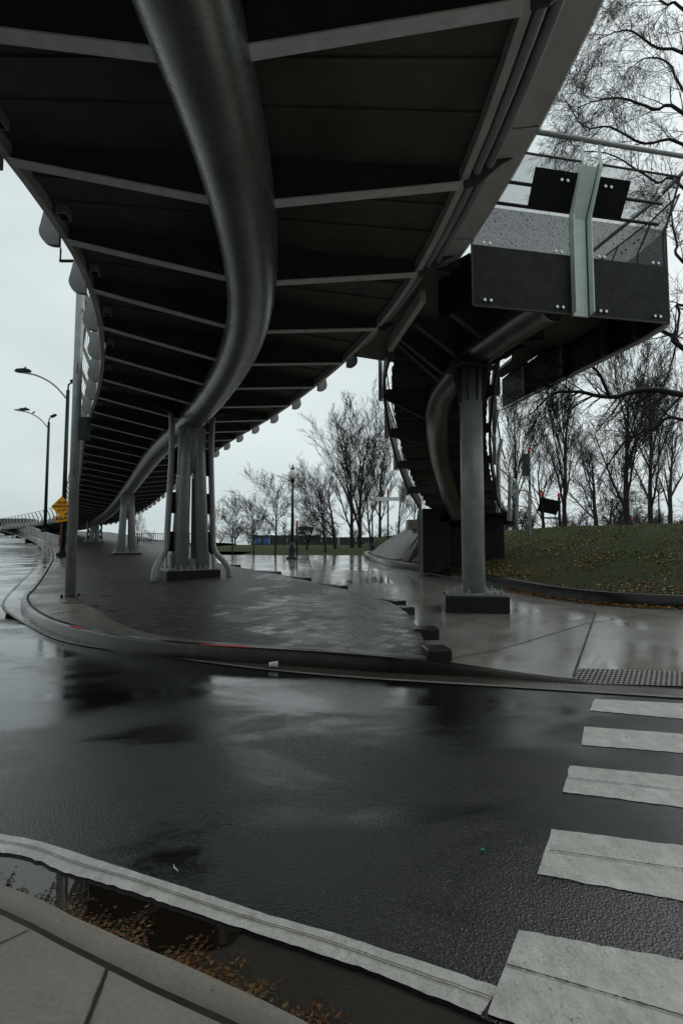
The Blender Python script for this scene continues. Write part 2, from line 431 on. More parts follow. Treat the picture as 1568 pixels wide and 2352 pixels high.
# asphalt stops at LB (gutter starts there); build: near strip between LB and a far line, then the grid
def nearY(X):
    return interp(X, [p.x for p in LB], [p.y for p in LB])
mb = MB()
rows = []
cols = sorted(set([round(x, 3) for x in np.linspace(LB[0].x, LB[-1].x, 160)]))
ylist = [0, .02, .05, .1, .2, .4, .7, 1.0]
for x in cols:
    y0 = nearY(x)
    rows.append([Vector((x, y0 + (4.6 - y0) * t, 0)) for t in ylist])
mb.grid(rows)
x0, x1 = cols[0], cols[-1]
kxs = [PY(60, 1237, 58), PY(88, 1252, 49), Vector((-21.2, 35, 0)), Vector((-15.6, 25, 0)), Vector((-12.2, 19, 0)), Vector((-9.3, 13.7, 0)), Vector((-8.5, 12, 0))]
def kx(Y): return interp(Y, [p.y for p in kxs][::-1] + [84], [p.x for p in kxs][::-1] + [-62])
def z_asph(x, y): return z_road(x, y) if (y < 12 or x < kx(y) + 1.2) else -.4
mb.grid([[Vector((x, y, z_asph(x, y))) for y in [4.6, 5.2, 6, 8, 10] + list(np.linspace(11, 60, 50)) + list(np.linspace(64, 130, 15))] for x in list(np.linspace(-130, -32, 20)) + list(np.linspace(-30, 30, 61)) + [40, 60]])
mb.grid([[Vector((x, y, 0)) for y in (-30, 0, 2, 3.4, 4.6)] for x in (-130, -20, x0)])
mb.grid([[Vector((x, y, 0)) for y in (-30, 0, 1.2, 4.6)] for x in (x1, 20, 60)])
# torn edge of the asphalt mat above the gutter pan
mb.grid([[Vector(p), Vector(p) + Vector((0, -.004, -.035))] for p in LB])
struct(mb, 'asphalt_road', M['asphalt'])
# --- near gutter, kerb and pavement
GZ = -.018
gutF = offset(KF, 0); 
mb = ribbon([Vector((p.x, p.y + .02, GZ + .004)) for p in LB], [Vector((p.x, p.y - .02, GZ - .012)) for p in [Vector((k.x, k.y + .0, 0)) for k in KF]], 6)
struct(mb, 'near_gutter', M['gutter'])
mb = MB(); rws = []
for f, b_ in zip(KF, KB):
    d = (b_ - f); d.z = 0; w = d.length; d.normalize()
    rws.append([f - d * .03 + Vector((0, 0, -.16)), f - d * .012 + Vector((0, 0, -.03)), f + d * .003 + Vector((0, 0, -.006)), f + d * .022, b_ - d * .012, b_ - d * .004 + Vector((0, 0, -.012)), b_ + d * .012 + Vector((0, 0, -.014)), ])
mb.grid(rws)
struct(mb, 'near_kerb', M['slab'])
mb = MB(); rws = []
for b_ in KB:
    out = []
    for t in (0, .01, .2, .5, 1.2, 3, 8, 25):
        if t == 0: out.append(b_ + Vector((0, -.018, -.014)))
        elif t == .01: out.append(b_ + Vector((-.004, -.026, -.001)))
        else: out.append(b_ + Vector((-t * .35, -t, -.001)))
    rws.append(out)
mb.grid(rws)
struct(mb, 'near_pavement', M['slab'])
def flatstrip(p, q, w, dz, name, mat, wob=0.0, n=14):
    p = Vector(p); q = Vector(q); d = (q - p).normalized(); nrm = Vector((-d.y, d.x, 0))
    mb = MB(); rr = []
    for i in range(n):
        c = p.lerp(q, i / (n - 1)) + Vector((0, 0, dz)); ww = w * (1 + wob * noise.noise(Vector((i * 1.7, p.x, 5))))
        c = c + nrm * wob * w * .5 * noise.noise(Vector((i * .8, 9, p.y)))
        rr.append([c - nrm * ww / 2, c + nrm * ww / 2])
    mb.grid(rr, False); return mb
M['joint'] = simple('dirty_joint', (.030, .026, .018), .5, 0, .4, 12)
jm = flatstrip(PZ(252, 2216, .11), PZ(190, 2380, .11), .016, .004, '', None, .5)
for (a, b_, w) in ((( -10, 2174), (66, 2139), .007),):
    j2 = flatstrip(PZ(a[0], a[1], .11), PZ(b_[0], b_[1], .11), w, .004, '', None, .5)
    o_ = len(jm.v); jm.v += j2.v; jm.f += [tuple(i + o_ for i in f) for f in j2.f]; jm.m += j2.m
jm.grid([[a + Vector((0, .003, -.006)), a + Vector((-.003, -.028, -.004))] for a in KB], False)
struct(jm, 'near_pavement_joint', M['joint'])
# standing water in the near gutter
mb = MB(); rr = []
for i in range(2, 52):
    a = LB[i]; k = KF[i]
    w_ = .5 + .5 * noise.noise(Vector((i * .35, 1, 1))) * .3
    t1 = 1.0 if i < 42 else 1 - (i - 42) / 12
    n1 = .12 + .10 * noise.noise(Vector((i * .4, 8, 2)))
    rr.append([Vector((a.x, a.y + .015, GZ + .010)), Vector((a.x + (k.x - a.x) * (1 - n1 * 1.2) * t1, a.y + (k.y - a.y) * (1 - n1 * 1.2) * t1, GZ + .010))])
mb.grid(rr)
mw, nt, b = newmat('puddle_water'); b.inputs['Base Color'].default_value = (.012, .009, .006, 1); b.inputs['Roughness'].default_value = .02; b.inputs['IOR'].default_value = 1.75
bump(nt, b, noi(nt, coords(nt), 6, 2), .02, .01)
b.inputs['Transmission Weight'].default_value = .0
M['water'] = mw
struct(mb, 'gutter_puddle', M['water'])
# painted edge line + crossing bars
def paintquad(pa, pb, pc, pd, n=26, m=6, seed=0, dz=.004):
    pa, pb, pc, pd = [Vector(p) for p in (pa, pb, pc, pd)]
    mb = MB(); rr = []
    for i in range(n):
        t = i / (n - 1); a = pa.lerp(pb, t); d = pd.lerp(pc, t); row = []
        for j in range(m):
            u = j / (m - 1); p = a.lerp(d, u)
            if i in (0, n - 1) or j in (0, m - 1):
                p = p + Vector((noise.noise(Vector((i * 2.1, j * 3.3, seed))), noise.noise(Vector((i * 2.7, j * 1.3, seed + 5))), 0)) * .013
            row.append(Vector((p.x, p.y, z_road(p.x, p.y) + dz)))
        rr.append(row)
    return mb.grid(rr, False)
mb = MB()
mb.grid([[Vector((a.x, a.y, .004)), a.lerp(b_, .5) + Vector((0, 0, .004)), Vector((b_.x, b_.y + .004, .004))] for a, b_ in zip(LA[:78], LB[:78])], False)
struct(mb, 'edge_line_marking', M['paint'])
bars = [[(1366, 1606), (1568, 1617), (1568, 1652), (1355, 1633)],
        [(1341, 1670), (1568, 1687), (1568, 1731), (1334, 1712)],
        [(1309, 1760), (1568, 1785), (1568, 1856), (1291, 1820)],
        [(1266, 1906), (1568, 1945), (1568, 2072), (1235, 2010)],
        [(1191, 2140), (1568, 2210), (1568, 2500), (1118, 2335)]]
mb = MB()
for k, q in enumerate(bars):
    P4 = [PZ(x, y, 0) for x, y in q]
    pb = P4[0] + (P4[1] - P4[0]) * (3.2 / max(.3, (P4[1] - P4[0]).length)); pc = P4[3] + (P4[2] - P4[3]) * (3.2 / max(.3, (P4[2] - P4[3]).length))
    t = paintquad(P4[0], pb, pc, P4[3], seed=k * 11, dz=.0065 if k == 4 else .004, n=90)
    o_ = len(mb.v); mb.v += t.v; mb.f += [tuple(i + o_ for i in f) for f in t.f]; mb.m += t.m
struct(mb, 'crosswalk_marking', M['paint'])
# tar seams across the bars
mb = MB()
for (a, c) in (((1163, 2222), (1700, 2380)), ((1262, 1958), (1700, 2020)), ((1305, 1790), (1700, 1834))):
    t = flatstrip(PZ(a[0], a[1], 0), PZ(c[0], c[1], 0), .006, .0125, '', None, 1.2, 60)
    o_ = len(mb.v); mb.v += t.v; mb.f += [tuple(i + o_ for i in f) for f in t.f]; mb.m += t.m
for fr_ in (.40, .50):
    mb.grid([[a.lerp(b_, fr_ + .02 * math.sin(i * .3)) + Vector((0, 0, .0085)), a.lerp(b_, fr_ + .02 * math.sin(i * .3)) + Vector((0, -.0035, .0085))] for i, (a, b_) in enumerate(zip(LA[:78], LB[:78]))], False)
struct(mb, 'road_seam', M['joint'])
# --- far kerb line
zr = lambda X, Y: z_road(X, Y)
farline_px = [(97, 1281), (75, 1311), (50, 1336), (20, 1366), (7, 1386), (10, 1401), (30, 1416), (65, 1436), (110, 1461), (165, 1481), (250, 1491), (325, 1503), (435, 1516), (500, 1526), (600, 1538), (700, 1549), (784, 1555), (934, 1566), (1084, 1573), (1234, 1583), (1366, 1591), (1600, 1606)]
FL = [Vector((-62, 84, rY(84))), Vector((-52, 75, rY(75))), PY(60, 1237, 58), PY(88, 1252, 49), PY(97, 1264, 42)]
for p in FL: p.z = rY(p.y)
FL += [GS(x, y, zr) for x, y in farline_px[0:]]
farkerb_px = [(117, 1281), (100, 1311), (70, 1351), (50, 1368), (55, 1391), (80, 1411), (120, 1431), (175, 1443), (225, 1458), (260, 1463), (350, 1476), (425, 1482), (500, 1486), (600, 1491), (700, 1496), (784, 1501), (934, 1515)]
zk = lambda X, Y: z_road(X, Y) + .21
FK = [Vector((-61, 85.5, rY(84) + .15)), Vector((-51, 76.5, rY(75) + .15)), PY(72, 1236, 60), PY(106, 1252, 50), PY(114, 1266, 41)]
for p in FK: p.z = rY(p.y) + .21
FK += [GS(x, y, zk) for x, y in farkerb_px]
tail = [GS(1009, 1523, lambda X, Y: .14), GS(1134, 1544, lambda X, Y: .08), GS(1259, 1564, lambda X, Y: .03), GS(1320, 1571, lambda X, Y: .01), GS(1450, 1580, lambda X, Y: .005), GS(1640, 1592, lambda X, Y: .005)]
FK += tail
def prep(L, n): return relax(resample(crom(L, 6), n), 4)
NF = 260
FLr = prep(FL, NF); FKr = prep(FK, NF)
def pair(A, B):     # nearest partner on B for each point of A
    out = []; j = 0
    for p in A:
        best = min(range(max(0, j - 3), min(len(B), j + 40)), key=lambda k: (B[k] - p).length); j = best; out.append(B[best].copy())
    return relax(out, 3)
FLp = pair(FKr, FLr)
mb = ribbon([p + Vector((0, 0, .006)) for p in FLp], [Vector((p.x, p.y, z_road(p.x, p.y) - .0 + .012)) for p in offset(FKr, 0)], 4)
struct(mb, 'far_gutter', M['gutter2'])
mb = MB(); o1 = offset(FLr, .035); o2 = offset(FLr, -.035)
mb.grid([[a + Vector((0, 0, .011)), b_ + Vector((0, 0, .011))] for a, b_ in zip(o1, o2)], False); struct(mb, 'far_edge_line', M['concpale'])
mb = MB(); rr = []
base = [Vector((p.x, p.y, z_road(p.x, p.y) - .02)) for p in FKr]
inn = offset(FKr, .16); 
outk = offset(FKr, -.03)
m1 = offset(FKr, .025)
for i in range(NF):
    gap = (i % 11 == 0)
    hgt = FKr[i].z
    rr.append([Vector((outk[i].x, outk[i].y, base[i].z)), Vector((FKr[i].x, FKr[i].y, max(base[i].z + .01, hgt - .035))), Vector((m1[i].x, m1[i].y, hgt)), Vector((inn[i].x, inn[i].y, hgt + .004)), Vector((inn[i].x, inn[i].y, hgt - .3))])
mb.grid(rr); struct(mb, 'far_kerb', M['kerbwet'])
# dark joints between kerb stones
mb = MB()
for i in range(6, NF - 34, 9):
    t = (FKr[i + 1] - FKr[i]).normalized() * .018
    for (A, B, dz) in ((Vector((outk[i].x, outk[i].y, base[i].z)), Vector((FKr[i].x, FKr[i].y, FKr[i].z - .03)), .0), (Vector((FKr[i].x, FKr[i].y, FKr[i].z - .03)), m1[i], .0), (m1[i], inn[i], .0)):
        nrm = (B - A).cross(t).normalized()
        if nrm.z < 0: nrm = -nrm
        if abs(nrm.z) < .3: 
            w = outk[i] - inn[i]; w.z = 0
            if nrm.dot(w) < 0: nrm = -nrm
        mb.face([A - t + nrm * .004, A + t + nrm * .004, B + t + nrm * .004, B - t + nrm * .004])
struct(mb, 'kerb_joint', M['joint'])
# red paint dabs on the kerb
def near_i(px, py): 
    p = GS(px, py, zk); return min(range(NF), key=lambda i: (FKr[i] - p).length)
for (a, c, lab) in ((178, 1440, 'short red paint dab on the curved kerb near the street light pole'), (455, 1482, 'red paint dab on the kerb beside a joint in front of the pavers')):
    i = near_i(a, c); mb = MB(); rr = []
    for k in range(0, 2 if a < 300 else 3):
        A, B = m1[i + k], inn[i + k]; A2 = Vector((FKr[i + k].x, FKr[i + k].y, FKr[i + k].z - .03))
        rr.append([A.lerp(B, .0) + Vector((0, 0, .007)), A.lerp(B, .35 + .3 * (k == 1)) + Vector((0, 0, .009))])
    o = mb.grid(rr, False).build('paint_mark', M['red']); tag(o, lab, 'paint mark', 'red paint marks on the kerb')
# --- raised paved island under the bridge
zi = lambda X, Y: hY(Y) + .16
edge_px = [(985, 1500), (965, 1450), (930, 1402), (888, 1379), (792, 1353), (716, 1336), (642, 1319), (555, 1304), (500, 1293)]
IE = [GS(x, y, zi) for x, y in edge_px]
IE += [Vector((IE[-1].x - 1.2, 27, zi(0, 27))), Vector((-9, 34, zi(0, 34))), Vector((-12, 44, zi(0, 44) + .1)), Vector((-20, 60, 1.6)), Vector((-40, 85, 3.4))]
IE = IE[::-1]
IEr = resample(IE, 120)
inn_tip = max(i for i in range(NF) if inn[i].x < IE[-1].x - .02 and i < NF - 5)
IK = resample([p + Vector((0, 0, -.006)) for p in inn[:inn_tip + 1]], 120)
def band(A, B, t): return [a.lerp(b_, t) for a, b_ in zip(A, B)]
bw = []
for k, (a, b_) in enumerate(zip(IK, IEr)):
    w = .95 if a.y > 10 else max(.18, .18 + .77 * (a.y - 7.5) / 2.5)
    bw.append(a + (b_ - a).normalized() * min(w, (b_ - a).length * .6))
mb = ribbon([p + Vector((0, 0, .0)) for p in IK], bw, 3); struct(mb, 'kerbside_pavement', M['kerb'])
mb = ribbon([p + Vector((0, 0, .0)) for p in bw], IEr, 24); struct(mb, 'paved_island', M['paver'])
# end faces of the island so that it reads as a raised slab
mb = MB(); mb.grid([[p, p + Vector((0, 0, -.5))] for p in IEr]); struct(mb, 'island_edge', M['conc'])
# --- plaza
wall_px = [(1700, 1404), (1568, 1399), (1400, 1391), (1300, 1379), (1200, 1362), (1120, 1345), (1060, 1334), (980, 1318), (900, 1304), (855, 1292), (836, 1282)]
WB = [Vector((22, 11.5, hY(11.5))), Vector((14, 10.6, hY(10.6)))] + [GS(x, y, lambda X, Y: hY(Y)) for x, y in wall_px]
WB += [Vector((1.7, 35.5, .72)), Vector((2.6, 37.5, .74)), Vector((5, 39, .9))]
WBr = prep(WB, 150)
def xR(Y):
    c = [p.x for p in WBr if p.y <= 36]
    pts = sorted([(p.y, p.x) for p in WBr if p.y > 11.0 and p.x < 8])
    return interp(Y, [q[0] for q in pts], [q[1] for q in pts]) if Y > pts[0][0] else 30
def xL(Y):
    pts = sorted([(p.y, p.x) for p in IEr if p.y < 60])
    kp = sorted([(p.y, p.x) for p in inn[inn_tip:] ])
    if Y < pts[0][0]: return interp(Y, [q[0] for q in kp], [q[1] for q in kp])
    return interp(Y, [q[0] for q in pts], [q[1] for q in pts])
ylo = min(p.y for p in inn[inn_tip:])
mb = MB(); rr = []
for Y in list(np.linspace(ylo - .0, 8, 14)) + list(np.linspace(8.3, 37, 60)):
    a = xL(Y) - .0; b_ = xR(Y) + .1
    rr.append([Vector((a + (b_ - a) * t, Y, z_plaza(a + (b_ - a) * t, Y))) for t in np.linspace(0, 1, 30)])
mb.grid(rr); struct(mb, 'plaza_paving', M['plaza'])
mb = MB(); mb.grid([[Vector((x, y, .006)) for y in (5.56, ylo + .02)] for x in (3.2, 6, 12, 30)]); struct(mb, 'ramp_gutter', M['gutter2'])
zp = lambda X, Y: z_plaza(X, Y)
def joint(a, c, w=.022):
    A, B = GS(a[0], a[1], zp), GS(c[0], c[1], zp); n = 24; d = (B - A).normalized(); nr = Vector((-d.y, d.x, 0)) * w / 2; rr = []
    for i in range(n):
        p = A.lerp(B, i / (n - 1)); p.z = zp(p.x, p.y) + .004; wb = nr * (1 + .5 * noise.noise(Vector((i * 1.9, a[0], 0)))); rr.append([p - wb, p + wb])
    return rr
mb = MB()
for a, c, w in (((1040, 1512), (1348, 1432), .02), ((1316, 1555), (1368, 1406), .03), ((1348, 1432), (1600, 1395), .014), ((660, 1310), (1000, 1392), .012), ((760, 1287), (1060, 1345), .015), ((600, 1300), (980, 1287), .02), ((900, 1345), (1100, 1320), .012), ((1030, 1420), (1700, 1440), .008), ((700, 1284), (900, 1310), .02), ((860, 1365), (1160, 1385), .01)):
    mb.grid(joint(a, c, w), False)
struct(mb, 'plaza_joint', M['joint'])
# tactile strip at the ramp
mb = MB(); A = GS(1330, 1537, zp); B = GS(1309, 1570, lambda X, Y: .012); C = GS(1568, 1545, zp); D = GS(1568, 1577, lambda X, Y: .012)
dx = (C - A) * 2.6; 
pa = [A, A + dx, B + (D - B) * 2.6, B]
for p in pa: p.z = zp(p.x, p.y) + .008
root = empty('tactile_paving', pa[3], 'dark grey tactile strip with rows of raised domes at the ramp', 'tactile paving')
mb.prism(pa, (0, 0, .006)); mb.build('base_plate', M['panel'], root)
mb = MB()
nu = int(dx.length / .06)
for i in range(nu):
    for j in range(8):
        u = (i + .5) / nu; v = (j + .5) / 8; p = pa[0].lerp(pa[1], u).lerp(pa[3].lerp(pa[2], u), v)
        mb.lathe(p, [(.022, 0), (.013, .009)], 8)
mb.build('raised_dome', M['plate'], root)['kind'] = 'stuff'
# --- stone blocks stepping along the island's edge
blk = []
steps_px = [(975, 1500, 1438), (950, 1462, 1425), (905, 1409, 1395), (848, 1392, 1378), (752, 1360, 1352), (680, 1340, 1334), (600, 1322, 1317), (525, 1306, 1303)]
words = ['broad block at the tip of the paver island', 'second block from the tip of the paver island', 'third block from the island tip, low and worn', 'fourth block from the island tip', 'block midway along the island edge beside the wet plaza', 'third block counted from the drain pipe end', 'second block counted from the drain pipe end', 'block nearest the twin leg pier']
for k, (px, yb, yt) in enumerate(steps_px):
    p = GS(px, yb, zp)
    q = min(IEr, key=lambda e: (e - p).length); i = min(range(len(IEr)), key=lambda i: (IEr[i] - q).length)
    t = (IEr[min(i + 1, 119)] - IEr[max(i - 1, 0)]); t.z = 0; t.normalize()
    L = [.34, .42, .5, .7, 1.0, 1.1, 1.2, 1.2][k]; hh = [.17, .20, .17, .2, .2, .2, .2, .2][k]
    ang = math.atan2(t.y, t.x) + [.1, .25, .35, .2, .18, .16, .16, .16][k]
    if k < 2: ang = [R(8), R(4)][k]
    mb = MB(); mb.box((0, 0, hh / 2), (L, .28 if k > 1 else .34, hh))
    o = mb.build('stone_block', M['blackstone'], None, bevel=.02)
    o.location = (q.x + (.12 if k > 1 else .1), q.y + .02, zp(q.x + .1, q.y) - .02 + .02 * 0); o.rotation_euler = (0, 0, ang)
    tag(o, 'wet black stone ' + words[k], 'stone block', 'stone blocks stepping along the island edge')
# --- low wall kerb of the hill
mb = MB(); oI = offset(WBr, -.26); rr = []
for p, q in zip(WBr, oI):
    d = (q - p); d.z = 0; d.normalize(); ht = .30
    rr.append([p + Vector((0, 0, -.1)), p + Vector((0, 0, ht - .02)), p + d * .02 + Vector((0, 0, ht)), q + Vector((0, 0, ht)), q + Vector((0, 0, -.2))])
mb.grid(rr)
o = mb.build('low_retaining_kerb', M['kerbwet']); tag(o, 'long low curved concrete kerb wall holding the leafy grass bank', 'kerb wall')
# --- lawn / hill
wp = [(p.x, p.y) for p in oI]; WPX = np.array(wp)
def inside(poly, x, y):
    c = False; n = len(poly); j = n - 1
    for i in range(n):
        xi, yi = poly[i]; xj, yj = poly[j]
        if (yi > y) != (yj > y) and x < (xj - xi) * (y - yi) / (yj - yi) + xi: c = not c
        j = i
    return c
hillpoly = wp + [(6, 60), (60, 60), (60, 11)]
def crest(X, Y):
    return .78 + 1.62 * smooth((X - 1.6) / 3.6) * smooth((44 - Y) / 8 if X < 3 else 1)
def z_lawn(X, Y):
    d = float(np.min(np.hypot(WPX[:, 0] - X, WPX[:, 1] - Y)))
    i = int(np.argmin(np.hypot(WPX[:, 0] - X, WPX[:, 1] - Y)))
    if inside(hillpoly, X, Y) or (Y > 36 and X > 3):
        z0 = WBr[i].z + .27; c = crest(X, Y)
        z = z0 + (max(c, z0) - z0) * (smooth(d / 8.5) * .6 + .4 * min(1, d / 7))
        far = smooth((Y - 60) / 50)
        return z * (1 - far) + .5 * far + .03 * noise.noise(Vector((X * .5, Y * .5, 0)))
    base = .70 + .55 * smooth((Y - 37) / 30) + .06 * noise.noise(Vector((X * .15, Y * .15, 0)))
    base = base * (1 - smooth((Y - 75) / 30)) + (-.9) * smooth((Y - 75) / 30)
    return base
mb = MB(); ids = {}
gx = list(np.arange(-60, -8, 4)) + list(np.arange(-8, 26, .5)) + list(np.arange(26, 100, 4)); gy = list(np.arange(11, 40, .5)) + list(np.arange(40, 112, 3))
def keep(x, y):
    if x >= 1.2 and inside(hillpoly, x, y): return True
    if y >= 36.5 and x > -9 - (y - 36.5) * .35: return True
    if y >= 44 and x > -14 - (y - 44) * .9: return True
    return False
P_ = {}
def vid(i, j):
    if (i, j) not in P_:
        x, y = gx[i], gy[j]
        P_[(i, j)] = len(mb.v); mb.v.append((x, y, z_lawn(x, y)))
    return P_[(i, j)]
for i in range(len(gx) - 1):
    for j in range(len(gy) - 1):
        if all(keep(gx[a], gy[b_]) for a, b_ in ((i, j), (i + 1, j), (i, j + 1), (i + 1, j + 1))):
            mb.f.append((vid(i, j), vid(i + 1, j), vid(i + 1, j + 1), vid(i, j + 1))); mb.m.append(True)
# fringe that closes the jagged grid border against the wall top
fr = []
for p, q in zip(WBr, oI):
    d = (q - p); d.z = 0; d.normalize(); row = []
    for t in (-.02, .5, 1.0, 1.4):
        a = q + d * t; row.append(Vector((a.x, a.y, z_lawn(a.x, a.y) + .012 if t > .3 else p.z + .28)))
    fr.append(row)
mb.grid(fr[6:-14]); struct(mb, 'grass_bank', M['lawn'])
mb = MB(); mb.grid([[Vector((x, y, z_lawn(x, max(y, 37)) + (.0 if y > 36.6 else -.05))) for y in (33, 35.5, 36.2, 36.8, 37.5, 38.5)] for x in np.linspace(-16, 3, 30)]); struct(mb, 'lawn_edge', M['lawn'])

# fallen leaves and grass blades ("stuff")
def leaf(mb, p, s, nrm=Vector((0, 0, 1)), curl=.4):
    a = random.random() * 6.28; d = Vector((math.cos(a), math.sin(a), random.uniform(-.75, .75) * curl)).normalized(); e = nrm.cross(d).normalized()
    p = p + nrm * s * .15
    c = nrm * s * curl * random.uniform(-.2, 1)
    pts = [p - d * s * .5, p - d * .1 * s + e * s * .32 + c, p + d * s * .5, p - d * .1 * s - e * s * .32 + c * .7]
    b = len(mb.v); mb.v += [tuple(q) for q in pts]; mb.f += [(b, b + 1, b + 2), (b, b + 2, b + 3)]; mb.m += [False, False]
mb = MB(); n = 0
while n < 13000:
    x = random.uniform(1.5, 17); y = random.uniform(10.5, 26)
    if not inside(hillpoly, x, y): continue
    dens = .42 + noise.noise(Vector((x * .7, y * .7, 2))) * 1.5
    dw = float(np.min(np.hypot(WPX[:, 0] - x, WPX[:, 1] - y)))
    if random.random() > dens * (1.1 if dw < 5 else .45): continue
    leaf(mb, Vector((x, y, z_lawn(x, y) + .01)), random.uniform(.035, .095)); n += 1
o = mb.build('fallen_leaves', M['leafdull'], fixn=False); tag(o, 'orange and brown leaves scattered over the grass bank', 'leaves', kind='stuff')
mb = MB()
for k in range(1700):
    i = random.choice(range(14, 62)); p = WBr[i].lerp(WBr[i + 1], random.random()); q = offset([WBr[i], WBr[i + 1]], 1)[0] - WBr[i]
    dd = abs(random.gauss(0, .12 + .14 * (i < 40))); a = p + q.normalized() * (dd + .02)
    leaf(mb, Vector((a.x, a.y, zp(a.x, a.y) + random.uniform(.0, .04))), random.uniform(.05, .1))
o = mb.build('leaf_drift', M['leaf'], fixn=False); tag(o, 'wet orange leaf drift lying along the foot of the kerb wall', 'leaves', kind='stuff')
mb = MB()
for k in range(26000):
    x = random.uniform(2, 17); y = random.uniform(11, 24)
    if not inside(hillpoly, x, y): continue
    z = z_lawn(x, y); a = random.random() * 6.28; h_ = random.uniform(.03, .08); w = .006
    d = Vector((math.cos(a), math.sin(a), 0)); p = Vector((x, y, z - .005)); l = Vector((random.uniform(-.03, .03), random.uniform(-.03, .03), h_))
    b = len(mb.v); mb.v += [tuple(p - d * w), tuple(p + d * w), tuple(p + l)]; mb.f.append((b, b + 1, b + 2)); mb.m.append(False)
o = mb.build('grass', M['grass'], fixn=False); tag(o, 'short wet grass growing on the bank', 'grass', kind='stuff')
# debris in the near gutter
mb = MB(); m2 = MB(); sj = random.Random(5)
for k in range(12000):
    u = sj.random(); i = int(2 + u * 74); f = KF[i].lerp(KF[i + 1], sj.random()); l = LB[i]
    d = Vector((l.x - f.x, l.y - f.y, 0)).normalized()
    amt = .03 + .10 * max(0, noise.noise(Vector((i * .22, 4, 4))) + .35)
    if i < 30: amt += .05 * (noise.noise(Vector((i * .5, 2, 9))) > .1)
    off = abs(sj.gauss(0, amt)) + .015
    p = f + d * off; p.z = GZ + .010 + max(0, .022 - off * .25) * sj.random()
    if sj.random() < .6: leaf(mb, p, sj.choice([sj.uniform(.005, .014), sj.uniform(.006, .02), sj.uniform(.01, .032)]), curl=.14)
    else:
        a = sj.gauss(math.atan2(KF[i + 1].y - KF[i].y, KF[i + 1].x - KF[i].x), .8); L = sj.uniform(.015, .06)
        e = Vector((math.cos(a), math.sin(a), sj.uniform(-.1, .25))) * L; m2.tube([p - e / 2, p + e / 2], .0014, 3, False)
o = mb.build('gutter_leaves', M['leafdark'], fixn=False); tag(o, 'wet torn brown leaves caught against the near kerb', 'leaves', kind='stuff')
o = m2.build('gutter_straw', M['straw'], fixn=False); tag(o, 'thin straw and pine needles matted along the near kerb', 'debris', kind='stuff')
# debris under the far kerb + odd leaves on asphalt and pavers
mb = MB()
for k in range(900):
    i = sj.choice([sj.randint(70, 240), sj.choice([96, 108, 126, 140, 160, 178, 195, 210]) + sj.randint(-2, 2)])
    p = outk[min(i, NF - 2)].lerp(FLp[min(i, NF - 2)], min(1, abs(sj.gauss(0, .28)))); p.z = z_road(p.x, p.y) + .02 + sj.random() * .02
    leaf(mb, p, sj.uniform(.025, .06))
for k in range(40):
    x = sj.uniform(-3, 4); y = sj.uniform(1.9, 6); leaf(mb, Vector((x, y, .006)), sj.uniform(.01, .022))
for k in range(70):
    x = sj.uniform(-8, -4); y = sj.uniform(9.5, 22)
    j = min(range(120), key=lambda q: (band(IK, IEr, .3)[q] - Vector((x, y, .3))).length) if k < 0 else 0
o = mb.build('kerb_leaves', M['leafdark'], fixn=False); tag(o, 'brown leaf litter lying in the gutter under the far kerb', 'leaves', kind='stuff')
# small weeds between the pavers
def isl(px, py):
    # height of the island under a pixel
    best = None
    a, b_, c = ray(px, py)
    for i in range(119):
        pass
    t = .3
    for z in (.16, .3, .4, .5, .6, .7):
        p = PZ(px, py, z); k = min(range(120), key=lambda q: abs(IK[q].lerp(IEr[q], .4).y - p.y) + .2 * abs(IK[q].lerp(IEr[q], .4).x - p.x))
        A, B = IK[k], IEr[k]; d = (B - A); d.z = 0; u = max(0, min(1, (p - A).dot(d) / d.length_squared)); zz = A.z + (B.z - A.z) * u
        if best is None or abs(zz - z) < best[0]: best = (abs(zz - z), Vector((p.x, p.y, zz)))
    return best[1]
mb = MB()
for (px, py) in ((195, 1298), (237, 1328), (193, 1338), (215, 1344), (198, 1365), (222, 1387), (245, 1368), (178, 1366), (188, 1380), (150, 1392), (258, 1414), (205, 1318), (625, 1366), (120, 1352), (100, 1374), (140, 1415)):
    p = isl(px, py)
    for k in range(22):
        q = p + Vector((sj.gauss(0, .07), sj.gauss(0, .07), .005)); leaf(mb, q, sj.uniform(.03, .06), Vector((sj.uniform(-.5, .5), sj.uniform(-.5, .5), 1)).normalized())
o = mb.build('paver_weeds', M['grass'], fixn=False); tag(o, 'small low weeds growing between the island pavers', 'weeds', kind='stuff')
# litter
p = GS(626, 1533, lambda X, Y: .02); mb = MB(); mb.tube([p + Vector((-.05, 0, .035)), p + Vector((.07, .01, .04))], [.03, .042], 14)
o = mb.build('plastic_cup', M['white']); tag(o, 'clear plastic cup lying on its side below the far kerb', 'cup')
p = PZ(1108, 1955, 0); mb = MB(); mb.lathe(p, [(.007, .001), (.008, .004), (.008, .010), (.006, .011)], 14)
o = mb.build('bottle_cap', M['green']); tag(o, 'tiny green bottle cap lying on the dark asphalt', 'bottle cap')
p = PZ(402, 1998, 0); mb = MB(); mb.tube([p + Vector((-.018, .03, .006)), p + Vector((-.004, .002, .007)), p + Vector((.022, -.02, .006))], [.003, .0035, .003], 6)
o = mb.build('plastic_strip', M['white']); tag(o, 'small bent white plastic strip lying on the asphalt near the edge line', 'litter')

mb = MB(); mb.grid([[Vector((x, y, z + .5 * noise.noise(Vector((x * .1, y * .2, 1))) * (z > 1))) for y, z in ((-7.5, .05), (-10, 3.2), (-13, 7.0), (-16, 9.6), (-22, 10.5), (-60, 9.0))] for x in np.linspace(-70, 70, 40)])
struct(mb, 'unseen_shade_bank', M['lawn'])  # unseen bank behind the camera, added to block low sky light
